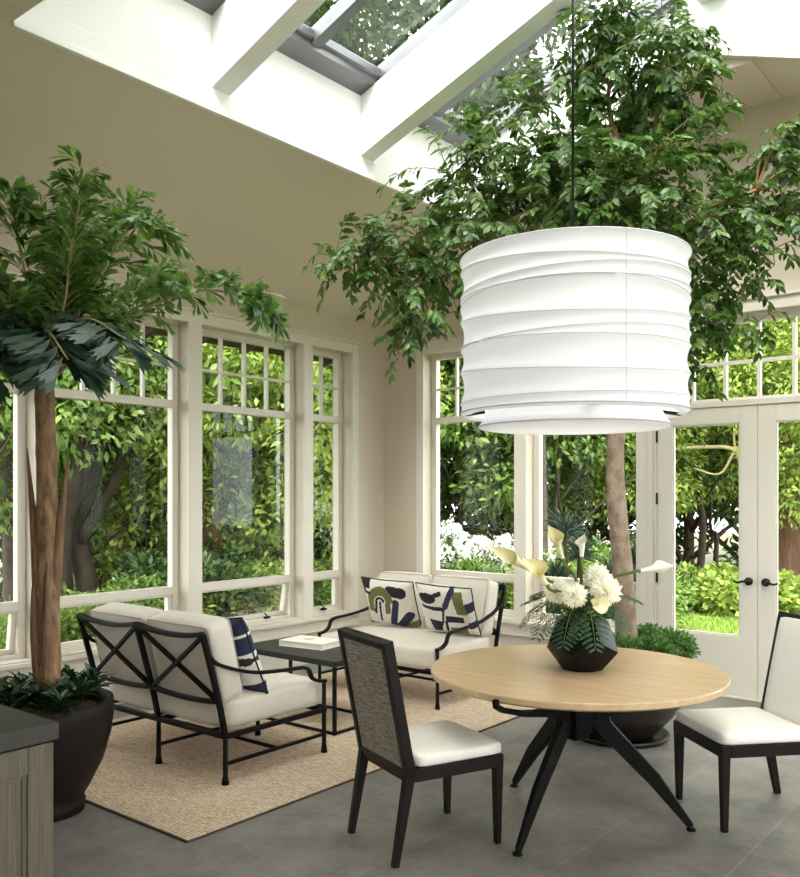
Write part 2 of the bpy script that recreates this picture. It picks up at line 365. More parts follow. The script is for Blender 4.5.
winL = [(2.02,3.25),(3.39,4.61),(4.756,5.986),(6.11,6.68)]
winB = [(-5.50,-4.405),(-4.273,-3.17)]
DOOR = (-3.02, -1.30); ZD = 2.37
winR_added = [(.1,1.8),(2.0,3.7),(3.9,5.6)]  # unseen right wall: openings added to let in daylight from the camera side
def wall_cols(mb, a0, a1, ops, boxf, ztop):
    """solid piers between openings, parapets below and lintels above"""
    cur = a0
    for (u0, u1, z0, z1) in ops:
        boxf(cur, u0, 0, ztop)
        if z0 > 0: boxf(u0, u1, 0, z0)
        boxf(u0, u1, z1, ztop); cur = u1
    boxf(cur, a1, 0, ztop)
TH = .26
b = MB(); wall_cols(b, YN-.3, YB+TH, [(a,c,SILL,HEAD) for a,c in winL], lambda u0,u1,z0,z1: b.box((XL-TH,u0,z0),(XL,u1,z1)), ZP)
struct(b.build('wall_left', M['wall']))
b = MB(); ops = [(a,c,SILL,HEAD) for a,c in winB] + [(DOOR[0],DOOR[1],0,HEAD)] + [(-.95,.0,SILL,HEAD),(.15,1.1,SILL,HEAD)]
wall_cols(b, XL, XR, ops, lambda u0,u1,z0,z1: b.box((u0,YB,z0),(u1,YB+TH,z1)), ZP)
b.prism([(XL-.0,ZP),(XR,ZP),(XRID,ZRID+.0)], 1, YB, YB+TH); struct(b.build('wall_back', M['wall']))
b = MB(); wall_cols(b, YN-.3, YB+TH, [(a,c,SILL,HEAD) for a,c in winR_added], lambda u0,u1,z0,z1: b.box((XR,u0,z0),(XR+TH,u1,z1)), ZP)
struct(b.build('wall_right', M['wall']))
b = MB(); wall_cols(b, XL, XR, [(-.8,1.2,SILL,HEAD)], lambda u0,u1,z0,z1: b.box((u0,YN-TH,z0),(u1,YN,z1)), ZW+.02)  # wall out of view, its opening added as a daylight source
struct(b.build('wall_near', M['wall']))
# ceiling: two slopes beside the well, gable strip beyond it, flat part on the near side
b = MB(); T = .16
b.prism([(XL-.02,ZP-.006),(WX0,ZW),(WX0,ZW+T),(XL-.02,ZP+T)], 1, YN-.3, YB+TH)
b.prism([(XR+.02,ZP-.006),(WX1,ZW),(WX1,ZW+T),(XR+.02,ZP+T)], 1, YN-.3, YB+TH)
b.prism([(WX0,ZW),(XRID,ZRID),(WX1,ZW),(WX1,ZW+T),(XRID,ZRID+T),(WX0,ZW+T)], 1, WY1, YB+TH)
b.prism([(WX0,ZW),(WX1,ZW),(WX1,ZW+T),(WX0,ZW+T)], 1, YN-.3, WY0)
struct(b.build('ceiling', M['ceil']))
# skylight well faces (white)
b = MB(); t = .06
b.box((WX0-t, WY0-t, ZW+.004), (WX0+.004, WY1+t, ZS0)); b.box((WX1-.004, WY0-t, ZW+.004), (WX1+t, WY1+t, ZS0))
b.prism([(WX0,ZW+.005),(WX1,ZW+.005),(WX1,ZS0),(XRID,zsky(XRID)),(WX0,ZS0)], 1, WY0-t, WY0+.004)
b.prism([(WX0,ZW+.005),(XRID,ZRID+.005),(XRID,zsky(XRID)),(WX0,ZS0)], 1, WY1-.004, WY1+t); b.prism([(XRID,ZRID+.005),(WX1,ZW+.005),(WX1,ZS0),(XRID,zsky(XRID))], 1, WY1-.004, WY1+t)
struct(b.build('trim_1', M['white']))
b = MB(); b.box((WX0-.004,WY0,ZW-.025),(WX0+.028,WY1,ZW+.012)); b.box((WX0,WY0,ZW+.016),(WX0+.010,WY1,ZW+.13))
struct(b.build('trim_2', M['white'], bevel=.004))
# ridge beam on the gable strip
b = MB(); b.box((-2.28, WY1+.07, 4.77), (-1.97, YB, ZRID-.02)); struct(b.build('trim_3', M['ceil']))
# white rafters across the well
k = 4
for y in (3.6, 5.02):
    b = MB(); w = .075; zb = 4.225
    for sgn in (1,-1):
        xs = WX0 if sgn == 1 else WX1
        def zz(x, off): return off + SL*abs(x-xs)
        b.prism([(xs,zb),(XRID,zz(XRID,zb)),(XRID,zz(XRID,ZS0)),(xs,ZS0)], 1, y-w, y+w)
    struct(b.build('trim_%d' % k, M['white'], bevel=.004)); k += 1
# skylight frames and panes
def skylight(idx, sgn):
    xs = WX0 if sgn == 1 else WX1
    def P(a, y, h): return (xs + sgn*a, y, ZS0 + SL*a + h)
    A = abs(XRID-xs)
    fr = MB()
    def rail(a0, a1, y0, y1, h0, h1):
        v = [fr.bm.verts.new(P(a, y, h)) for a in (a0,a1) for y in (y0,y1) for h in (h0,h1)]
        for q in ((0,1,3,2),(4,6,7,5),(0,4,5,1),(2,3,7,6),(0,2,6,4),(1,5,7,3)): fr.bm.faces.new([v[i] for i in q])
    rail(-.06, .14, WY0-.08, WY1+.08, 0, .14)             # bottom curb
    rail(A-.10, A, WY0-.08, WY1+.08, 0, .14)
    edges = [WY0-.02] + [2.9, 3.6, 4.32, 5.02, 5.72] + [WY1-.0]
    for i, y in enumerate(edges):
        w = .075 if i in (0, len(edges)-1) else .045
        rail(.02, A-.02, y-w, y+w, .0 if i in (0, len(edges)-1) else .03, .14)
    rail(.14, .17, WY0, WY1, .05, .10)
    root = struct(fr.build('window_%d' % idx, M['alu']))
    for y0, y1 in zip(edges, edges[1:]):
        g = MB()
        v = [g.bm.verts.new(P(a, y, .1)) for a, y in ((.05,y0+.03),(A-.05,y0+.03),(A-.05,y1-.03),(.05,y1-.03))]
        g.bm.faces.new(v); g.build('pane', M['skyglass'], root)
skylight(21, 1); skylight(22, -1)

# ------------------------------------------------------------------ windows
def mapL(u, n, z): return (XL+n, u, z)
def mapB(u, n, z): return (u, YB-n, z)
def mapR(u, n, z): return (XR-n, u, z)
def mapN(u, n, z): return (u, YN+n, z)
def mbox(mb, mp, u0, n0, z0, u1, n1, z1):
    a = mp(u0,n0,z0); c = mp(u1,n1,z1)
    mb.box([min(p,q) for p,q in zip(a,c)], [max(p,q) for p,q in zip(a,c)])
def window_unit(idx, mp, u0, u1, cols, tilt=False):
    f = MB(); F = .062; n0, n1 = -.19, -.12
    mbox(f,mp,u0,n0,SILL,u0+F,n1,HEAD); mbox(f,mp,u1-F,n0,SILL,u1,n1,HEAD)
    mbox(f,mp,u0+F,n0,HEAD-.055,u1-F,n1,HEAD)
    mbox(f,mp,u0+F,n0,2.395,u1-F,n1+.012,2.46); mbox(f,mp,u0+F,n0,.80,u1-F,n1+.012,.87); mbox(f,mp,u0+F,n0,SILL,u1-F,n1,SILL+.03)
    # inner glazing bead
    root = struct(f.build('window_%d' % idx, M['trim'], bevel=.004))
    g = MB(); w = .011
    for i in range(1, cols):
        u = u0+F+(u1-u0-2*F)*i/cols; mbox(g,mp,u-w,-.175,2.46,u+w,-.135,HEAD-.055)
    mbox(g,mp,u0+F,-.174,2.755-w,u1-F,-.136,2.755+w)
    g.build('muntin_grid', M['trim'], root)
    for z0, z1 in ((2.46,HEAD-.055),(.87,2.395)):
        g = MB(); v = [g.bm.verts.new(mp(u,-.155,z)) for u,z in ((u0+F,z0),(u1-F,z0),(u1-F,z1),(u0+F,z1))]; g.bm.faces.new(v); g.build('pane', M['glass'], root)
    # lower awning sash
    s = MB(); q = .035; a, c, e, d = u0+F, u1-F, .48, .80
    ang = R(9) if tilt else 0
    def mt(u,n,z):
        h = d-z; return mp(u, n - h*math.sin(ang), d - h*math.cos(ang))
    def sb(u0_,z0_,u1_,z1_):
        v = [s.bm.verts.new(mt(u,n,z)) for u in (u0_,u1_) for n in (-.185,-.135) for z in (z0_,z1_)]
        for f_ in ((0,1,3,2),(4,6,7,5),(0,4,5,1),(2,3,7,6),(0,2,6,4),(1,5,7,3)): s.bm.faces.new([v[i] for i in f_])
    sb(a,e,a+q,d); sb(c-q,e,c,d); sb(a+q,e,c-q,e+q); sb(a+q,d-q*.5,c-q,d)
    so = s.build('awning_sash', M['trim'], root)
    g = MB(); v = [g.bm.verts.new(mt(u,-.16,z)) for u,z in ((a+q,e+q),(c-q,e+q),(c-q,d-q*.5),(a+q,d-q*.5))]; g.bm.faces.new(v); g.build('pane', M['glass'], so)
    h = MB(); um = (a+c)/2+.25 if tilt else (a+c)/2
    mbox(h,mp,um-.03,-.13,SILL+.03,um+.03,-.10,SILL+.05); h.bar(mp(um,-.11,SILL+.05), mp(um-.05,-.09,SILL+.085), .01,.01)
    h.build('crank_handle', M['bronze'], root)
for i, (a,c) in enumerate(winL): window_unit(i+1, mapL, a, c, [4,4,4,2][i], tilt=(i in (0,2)))
for i, (a,c) in enumerate(winB): window_unit(i+5, mapB, a, c, 4)
for i, (a,c) in enumerate([(-.95,.0),(.15,1.1)]): window_unit(i+7, mapB, a, c, 4)
for i, (a,c) in enumerate(winR_added): window_unit(i+9, mapR, a, c, 4)  # unseen windows, added to light the room from the right
for i, (a,c) in enumerate([(-.8,1.2)]): window_unit(13, mapN, a, c, 4)  # unseen window, added for daylight from behind the camera
# casings, mullion covers, stools and aprons
def casing(idx, mp, ops, o0, o1):
    f = MB(); n = .022; W = .095
    mbox(f,mp,o0-W,0,SILL-.02,o0,n,HEAD+W); mbox(f,mp,o1,0,SILL-.02,o1+W,n,HEAD+W); mbox(f,mp,o0-W-.012,0,HEAD+W-.001,o1+W+.012,n+.018,HEAD+W+.022)
    mbox(f,mp,o0,0,HEAD,o1,n-.002,HEAD+W)
    for (a,b_),(c,d) in zip(ops, ops[1:]): mbox(f,mp,b_,0,SILL-.02,c,n-.002,HEAD)
    mbox(f,mp,o0-W-.02,-.0,SILL-.035,o1+W+.02,.06,SILL-.005)      # stool
    mbox(f,mp,o0-W,0,SILL-.135,o1+W,.018,SILL-.035)               # apron
    mbox(f,mp,o0-W,.0,SILL-.15,o1+W,.03,SILL-.135)
    for a, c in ops: mbox(f,mp,a,-.25,SILL-.02,c,-.0,SILL+.001)
    struct(f.build('trim_%d' % idx, M['trim'], bevel=.004))
casing(6, mapL, winL, winL[0][0], winL[-1][1])
f = MB(); n = .022; W = .095
casing(7, mapB, winB, winB[0][0], winB[-1][1])
casing(8, mapR, winR_added, winR_added[0][0], winR_added[-1][1])  # casing around the windows added for light
# door surround, transom bar
f = MB(); mbox(f,mapB,-3.17+.0951,0,0,-3.02,.02,HEAD+.095); mbox(f,mapB,-1.30,0,0,-1.205,.02,HEAD+.095); mbox(f,mapB,-3.02,0,HEAD,-1.30,.02,HEAD+.095)
mbox(f,mapB,-3.17+.0951,0,HEAD+.095,-1.19,.04,HEAD+.117)
mbox(f,mapB,-3.02,-.19,0,-2.992,-.0,HEAD); mbox(f,mapB,-1.328,-.19,0,-1.30,-.0,HEAD); mbox(f,mapB,-2.992,-.19,HEAD-.03,-1.328,-.03,HEAD)
mbox(f,mapB,-2.992,-.19,ZD+.004,-1.328,-.0,ZD+.055)
mbox(f,mapB,-2.992,-.2,0,-1.328,.02,.018)
struct(f.build('trim_9', M['trim'], bevel=.004))
# transom window
f = MB(); w = .02
mbox(f,mapB,-2.992,-.1,ZD+.055,-2.965,-.04,HEAD-.03); mbox(f,mapB,-1.355,-.1,ZD+.055,-1.328,-.04,HEAD-.03)
mbox(f,mapB,-2.965,-.1,HEAD-.07,-1.355,-.04,HEAD-.03); mbox(f,mapB,-2.965,-.1,ZD+.055,-1.355,-.04,ZD+.075)
root = struct(f.build('window_14', M['trim'], bevel=.003))
g = MB()
for i in range(1,6):
    u = -2.965+1.61*i/6; mbox(g,mapB,u-.014,-.09,ZD+.075,u+.014,-.05,HEAD-.07)
mbox(g,mapB,-2.965,-.089,2.735-.014,-1.355,-.051,2.735+.014); g.build('muntin_grid', M['trim'], root)
g = MB(); v = [g.bm.verts.new((x,YB+.07,z)) for x,z in ((-2.965,ZD+.075),(-1.355,ZD+.075),(-1.355,HEAD-.07),(-2.965,HEAD-.07))]; g.bm.faces.new(v); g.build('pane', M['glass'], root)
# french doors
def door(idx, x0, x1, hside):
    f = MB(); st = .135; n0, n1 = -.055, -.01
    zb, zt, br, tr = .02, ZD, .50, 2.235
    mbox(f,mapB,x0,n0,zb,x0+st,n1,zt); mbox(f,mapB,x1-st,n0,zb,x1,n1,zt); mbox(f,mapB,x0+st,n0,zb,x1-st,n1,br); mbox(f,mapB,x0+st,n0,tr,x1-st,n1,zt)
    root = struct(f.build('door_%d' % idx, M['trim'], bevel=.004))
    g = MB(); q = .012
    for a in ((x0+st,br,x0+st+q,tr),(x1-st-q,br,x1-st,tr),(x0+st+q,br,x1-st-q,br+q),(x0+st+q,tr-q,x1-st-q,tr)): mbox(g,mapB,a[0],n0+.01,a[1],a[2],n1-.008,a[3])
    g.build('glazing_bead', M['trim'], root)
    g = MB(); v = [g.bm.verts.new((x,YB+.035,z)) for x,z in ((x0+st,br),(x1-st,br),(x1-st,tr),(x0+st,tr))]; g.bm.faces.new(v); g.build('pane', M['glass'], root)
    hx = x1-.065 if hside > 0 else x0+.065
    h = MB(); prof = [(0,0),(.032,0),(.032,.008),(.026,.014),(.012,.016),(.012,.05),(0,.052)]
    for (r0,z0),(r1,z1) in zip(prof, prof[1:]):
        pass
    h.tube([(hx,YB+.01,.955),(hx,YB-.004,.955),(hx,YB-.012,.955),(hx,YB-.013,.955),(hx,YB-.05,.955)], [.033,.033,.027,.012,.012], 20)
    s = -hside
    h.tube([(hx,YB-.045,.955),(hx+s*.03,YB-.052,.957),(hx+s*.07,YB-.052,.945),(hx+s*.105,YB-.05,.955)], [.011,.011,.009,.007], 10)
    h.build('door_handle', M['bronze'], root, smooth=True)
    for z in (.28, .95, 1.62, 2.15):
        e = MB(); hx2 = x0 if hside > 0 else x1
        e.tube([(hx2,YB+.002,z-.05),(hx2,YB+.002,z+.05)], .009, 10); e.build('hinge', M['bronze'], root)
xm = -2.157
door(1, -2.99, xm-.002, 1); door(2, xm+.002, -1.33, -1)
# astragal in door_1 seam and baseboards
def baseb(name, mp, segs):
    f = MB()
    for a, c in segs: mbox(f,mp,a,0,0,c,.018,.15); mbox(f,mp,a,0,.15,c,.010,.165)
    struct(f.build(name, M['trim'], bevel=.003))
baseb('baseboard_left', mapL, [(YN,YB)]); baseb('baseboard_back', mapB, [(XL+.02,-3.075),(-1.205,XR-.02)]); baseb('baseboard_right', mapR, [(YN,YB)])
# eave outside the left wall and the back wall
f = MB()
f.prism([(XL-TH,3.40),(XL-TH,3.48),(XL-TH-.75,3.27),(XL-TH-.75,3.19)], 1, YN-.5, YB+.9)
y = 1.2
while y < 7.6:
    f.prism([(XL-TH,3.28),(XL-TH,3.40),(XL-TH-.70,3.21),(XL-TH-.70,3.12)], 1, y, y+.06); y += .6
struct(f.build('trim_10', M['eave']))

# ------------------------------------------------------------------ rug
rx0, rx1, ry0, ry1 = -5.62, -3.38, 2.575, 6.62
b = MB(); b.box((rx0,ry0,0.001),(rx1,ry1,.014)); rug = b.build('area_rug', M['rug'], bevel=.004)
tag(rug, 'natural woven jute area rug with a thin dark edge under the two settees', 'rug')
b = MB()
for lo, hi in (((rx0-.008,ry0-.008,.001),(rx1+.008,ry0,.010)),((rx0-.008,ry1,.001),(rx1+.008,ry1+.008,.010)),((rx0-.008,ry0,.001),(rx0,ry1,.010)),((rx1,ry0,.001),(rx1+.008,ry1,.010))): b.box(lo,hi)
o = b.build('binding', M['rugedge'], rug); o['label'] = 'dark brown bound edge'
RZ = .0145

# ------------------------------------------------------------------ settees
def make_loveseat():
    root = empty('loveseat')
    W, LEAN = .625, .17
    I = M['iron']
    def back(z):     # y of the back frame at height z (leans backwards)
        return -LEAN*((z-.28)/.62)**1.1 if z > .28 else 0
    # legs
    for x in (-W, 0, W):
        b = MB(); b.tube([(x,0,.0),(x,0,.035),(x,0,.045),(x,0,.285)], [.022,.018,.015,.014], 10)
        b.build('back_leg', I, root, smooth=True)
        top = .455 if x else .29
        b = MB(); b.tube([(x,.80,0),(x,.80,.035),(x,.80,.045),(x,.80,top)], [.022,.018,.015,.014], 10)
        b.build('front_leg', I, root, smooth=True)
    # seat frame
    b = MB(); h = .03
    b.box((-W-.014,-.014,.255),(W+.014,.014,.285)); b.box((-W-.014,.786,.255),(W+.014,.814,.285))
    for x in (-W,0,W): b.box((x-.014,.014,.255),(x+.014,.786,.285))
    b.build('seat_frame', I, root, bevel=.004)
    b = MB()
    for x in (-W,0,W): b.bar((x,0,.115),(x,.80,.115),.018,.018)
    b.bar((-W,.4,.115),(W,.4,.115),.018,.018); b.build('stretcher', I, root)
    # back frame : three posts, bowed top and lower rails, two crosses
    b = MB()
    ztop = .868
    def post(x): b.path([(x,back(z),z) for z in (.27,.42,.57,.72,ztop)], .028, .030, up=(0,1,0))
    for x in (-W,0,W): post(x)
    for s in (-1,0):
        a0, a1 = (-W, 0) if s == -1 else (0, W)
        def rail(z0, dip, w, h_): b.path([(a0+(a1-a0)*t, back(z0-dip*4*t*(1-t)), z0-dip*4*t*(1-t)) for t in [i/8 for i in range(9)]], w, h_, up=(0,0,1))
        rail(ztop, .03, .030, .028); rail(.475, .018, .028, .028)
        for (p, q) in (((a0,ztop-.01),(a1,.475)),((a0,.475),(a1,ztop-.01))):
            b.path([(p[0]+(q[0]-p[0])*t, back(p[1]+(q[1]-p[1])*t), p[1]+(q[1]-p[1])*t) for t in (0,.25,.5,.75,1)], .024, .024, up=(0,1,0))
    b.build('back_frame', I, root, bevel=.004)
    for x in (-W, W):
        b = MB(); pts = bez([(x,-.125,.745),(x,-.04,.68),(x,.20,.602),(x,.45,.575),(x,.60,.567),(x,.66,.545),(x,.69,.49),(x,.745,.462),(x,.815,.452)], 28)
        b.path(pts, .030, .020); b.build('armrest', I, root, bevel=.003)
    sc = cushion('seat_cushion', (-.605,.02,.29), (.605,.825,.465), M['linen'], root, .035, .022)
    for k, (a, c) in enumerate(((-.605,-.004),(.004,.605))):
        o = cushion('back_cushion', (a,-.085,0), (c,.085,.478), M['linen'], root, .03, .02)
        o.location = (0,.085,.455); o.rotation_euler = (R(14),0,0)
        p = MB(); z = .462
        for yy in (-.082,.082):
            p.tube([(a+.006,yy*.97,.04),(a+.006,yy*.97,z-.025),(a+.012,yy*.97,z-.002),(a+.03,yy*.97,z+.008),(c-.03,yy*.97,z+.008),(c-.012,yy*.97,z-.002),(c-.006,yy*.97,z-.025),(c-.006,yy*.97,.04)], .0035, 6)
        p.build('piping', M['piping'], o, smooth=True)
    return root
ls = make_loveseat(); ls.location = (-4.485, 3.20, RZ)
tag(ls, 'black iron loveseat with crossed back bars, seen from behind, nearest the palm', 'loveseat', 'iron framed loveseats facing each other')
l2 = copy_tree(ls); l2.location = (-4.58, 6.14, RZ); l2.rotation_euler = (0,0,PI)
tag(l2, 'black iron loveseat in the corner facing the room with two patterned pillows')

# throw pillows
def seg_d(u, v, a, b_):
    a = Vector(a); b_ = Vector(b_); p = Vector((u,v)); d = b_-a; t = max(0, min(1, (p-a).dot(d)/d.dot(d))); return (p-a-d*t).length
def patA(u, v):      # 0 ivory 1 navy 2 black 3 olive
    if u < .19 and v > .74 and not (u > .10 and .80 < v < .86): return 2
    if v < .07 and u < .22: return 2
    if seg_d(u,v,(.30,.16),(.36,.60)) < .020 or seg_d(u,v,(.22,.34),(.29,.62)) < .024: return 2
    x, y = u-.34-.10*(v-.5), (v-.60)/1.25
    q = math.hypot(x, y)
    if v > .60 and .05 < q < .09: return 2
    if v > .60 and .11 < q < .25: return 3
    if .36 < v <= .60 and (-.25 < x < -.12 or .10 < x < .19): return 3
    if seg_d(u,v,(.58,.84),(.78,.82)) < .105: return 2
    if seg_d(u,v,(.52,.78),(.50,.44)) < .035: return 2
    if seg_d(u,v,(.66,.62),(.53,.10)) < .062: return 1
    if seg_d(u,v,(.68,.10),(.88,.34)) < .085: return 1
    if u > .76 and v < .20 and v < (u-.66)*.9 and v > .03: return 3
    return 0
def patB(u, v):
    if math.hypot((u-.20)/.17, (v-.80)/.10) < 1 or seg_d(u,v,(.25,.82),(.44,.90)) < .040: return 2
    if seg_d(u,v,(.10,.62),(.48,.61)) < .038: return 2
    if v < .36 and abs(u-.28-.1*v) < .075+.30*v*v*2: return 1 if u < .30 else 2
    if seg_d(u,v,(.44,.34),(.50,.70)) < .020 or seg_d(u,v,(.52,.66),(.66,.97)) < .050: return 1
    if .70 < u+.12*(v-.7) < .88 and .52 < v < .97: return 3
    if .50 < u < .82 and .34 < v < .48: return 2
    if seg_d(u,v,(.50,.36),(.49,.12)) < .025: return 2
    if .55 < u < .84 and .07 < v < .24: return 3
    if u > .88 and (.2 < v < .34 or .55 < v < .75): return 1
    return 0
def patC(u, v):
    if v > .55 and u < .85: return 1 if abs((v-.78)) > .015 and abs(u-.62) > .02 else 0
    if seg_d(u,v,(.05,.45),(.95,.62)) < .05: return 2
    if v < .3 and .3 < u < .9 - v: return 2
    if v < .16: return 1
    return 0
def pillow(pat, loc, rot, label, S=.49, Tk=.075):
    n = 84; vs = []; fs = []; mi = []
    for side in (1,-1):
        base = len(vs)
        for j in range(n+1):
            for i in range(n+1):
                u = i/n*2-1; v = j/n*2-1
                th = Tk*max(0,(1-u**4)*(1-v**4))**.55
                pin = .07
                x = u*S/2*(1-pin*(1-v*v)*abs(u)**3*.6); z = v*S/2*(1-pin*(1-u*u)*abs(v)**3*.6)
                vs.append((x, side*th + .006*math.sin(5*u+3*v)*max(0,1-u*u), z))
        for j in range(n):
            for i in range(n):
                q = [base+j*(n+1)+i, base+j*(n+1)+i+1, base+(j+1)*(n+1)+i+1, base+(j+1)*(n+1)+i]
                fs.append(q if side == -1 else q[::-1])
                uu, vv = (i+.5)/n, (j+.5)/n
                mi.append(pat(uu, vv))
    me = bpy.data.meshes.new('throw_pillow'); me.from_pydata(vs, [], fs); me.update()
    bm = bmesh.new(); bm.from_mesh(me); bmesh.ops.remove_doubles(bm, verts=bm.verts, dist=.0008); bm.to_mesh(me); bm.free()
    o = finish('throw_pillow', me, [M['pwhite'],M['pnavy'],M['pblack'],M['polive']], smooth=True)
    if len(me.polygons) == len(mi): me.polygons.foreach_set('material_index', mi)
    b = MB(); h = S/2
    def edge(u, v): pin = .07; return (u*h*(1-pin*(1-v*v)*abs(u)**3*.6), 0, v*h*(1-pin*(1-u*u)*abs(v)**3*.6))
    pts = [edge(-1+t/5,-1) for t in range(10)] + [edge(1,-1+t/5) for t in range(10)] + [edge(1-t/5,1) for t in range(10)] + [edge(-1,1-t/5) for t in range(11)]
    b.tube(pts, .006, 6); b.build('piping', M['pblack'], o, smooth=True)
    o.location = loc; o.rotation_euler = rot; tag(o, label, 'pillow'); return o

# ------------------------------------------------------------------ coffee table + book
tx0, tx1, ty0, ty1, tz = -5.06, -4.05, 4.30, 4.86, .505
root = empty('coffee_table', ((tx0+tx1)/2,(ty0+ty1)/2,RZ), 0, 'low coffee table with a charcoal top and thin black frame between the loveseats', 'coffee table')
cx, cy = root.location.x, root.location.y
hx, hy = (tx1-tx0)/2, (ty1-ty0)/2
b = MB(); b.box((-hx,-hy,tz-.04),(hx,hy,tz)); b.build('tabletop', M['stone_top'], root, bevel=.004)
for sx in (-1,1):
    for sy in (-1,1):
        b = MB(); x, y = sx*(hx-.02), sy*(hy-.02); b.box((x-.011,y-.011,0),(x+.011,y+.011,tz-.04)); b.build('leg', M['iron'], root)
b = MB(); x, y = hx-.031, hy-.031
for s in (-1,1): b.box((-x,s*(hy-.02)-.009,.001),(x,s*(hy-.02)+.009,.02)); b.box((s*(hx-.02)-.009,-y,.001),(s*(hx-.02)+.009,y,.02))
b.build('base_frame', M['iron'], root)
root = empty('book', (-4.63,4.66,RZ+tz+.0008), R(8), 'large ivory hardcover book lying on the charcoal coffee table', 'book')
b = MB(); b.box((-.2,-.135,0),(.2,.135,.004)); b.box((-.2,-.135,.040),(.2,.135,.044)); b.box((-.2,-.135,.004),(-.196,.135,.040)); b.build('cover', M['book'], root, bevel=.0015)
b = MB(); b.box((-.195,-.13,.004),(.194,.13,.040)); b.build('page_block', M['pages'], root)
b = MB(); b.lathe([(.045,.0441),(.045,.0446)], 20, (-.03,.01,0)); b.build('cover_print', M['ink'], root)

pillow(patA, (-4.81,5.83,RZ+.704), (R(31),R(3),R(14)), 'patterned throw pillow with olive arch, left one on the corner loveseat')
pillow(patB, (-4.19,5.81,RZ+.698), (R(33),R(3),R(12)), 'patterned throw pillow with a wine glass shape, right one on the corner loveseat')
pillow(patC, (-4.14,3.47,RZ+.665), (R(-19),R(5),R(176)), 'navy and white throw pillow leaning on the loveseat seen from behind')

# ------------------------------------------------------------------ dining table
TC = Vector((-2.09,4.0,0)); TZ = .765
root = empty('round_dining_table', TC, 0, 'round dining table with a pale oak top on black angular iron legs', 'table')
b = MB(); b.lathe([(0,TZ-.045),(.70,TZ-.045),(.733,TZ-.030),(.737,TZ-.004),(.733,TZ),(0,TZ)], 128, caps=False); b.build('tabletop', M['oak'], root, smooth=False, bevel=0)
b = MB(); b.lathe([(0,.40),(.07,.42),(.10,.50),(.11,.60),(.24,.64),(.26,TZ-.0455),(0,TZ-.0455)], 6, caps=False); b.build('hub', M['iron'], root, bevel=.006)
for ang in (-90, 24, 155):
    a = R(ang); d = Vector((math.cos(a), math.sin(a), 0)); sd = Vector((-math.sin(a), math.cos(a), 0))
    def pt(r, z): return d*r + Vector((0,0,z))
    b = MB()
    # leg: tapered blade from hub to knee to foot
    prof = [((.03,.62),(.15,.62),.026),((.11,.455),(.175,.51),.024),((.36,.215),(.41,.262),.020),((.545,.012),(.572,.03),.014)]
    rings = []
    for inn, outr, w in prof:
        rings.append([b.bm.verts.new(pt(*inn)-sd*w), b.bm.verts.new(pt(*outr)-sd*w*.8), b.bm.verts.new(pt(*outr)+sd*w*.8), b.bm.verts.new(pt(*inn)+sd*w)])
    for p, q in zip(rings, rings[1:]):
        for i in range(4): b.bm.faces.new((p[i],p[(i+1)%4],q[(i+1)%4],q[i]))
    b.bm.faces.new(rings[0][::-1]); b.bm.faces.new(rings[-1])
    leg = b.build('leg', M['iron'], root, bevel=.004)
    b = MB(); b.lathe([(0,0),(.023,0),(.023,.008),(.014,.016),(0,.016)], 16, pt(.56,0), caps=False); b.build('foot_pad', M['iron'], leg)
    b = MB(); b.path([pt(.10,.54), pt(.30,.60), pt(.52,.640)] + ([pt(.695,.690), pt(.742,.715), pt(.749,.745)] if ang == -90 else [pt(.56,.66), pt(.58,TZ-.046)]), .032, .040, up=sd, taper=([1.4,1.1,.9,.8,.75,.65] if ang == -90 else [1.4,1.1,.9,.9,.9]))
    b.build('arm', M['iron'], root, bevel=.004)
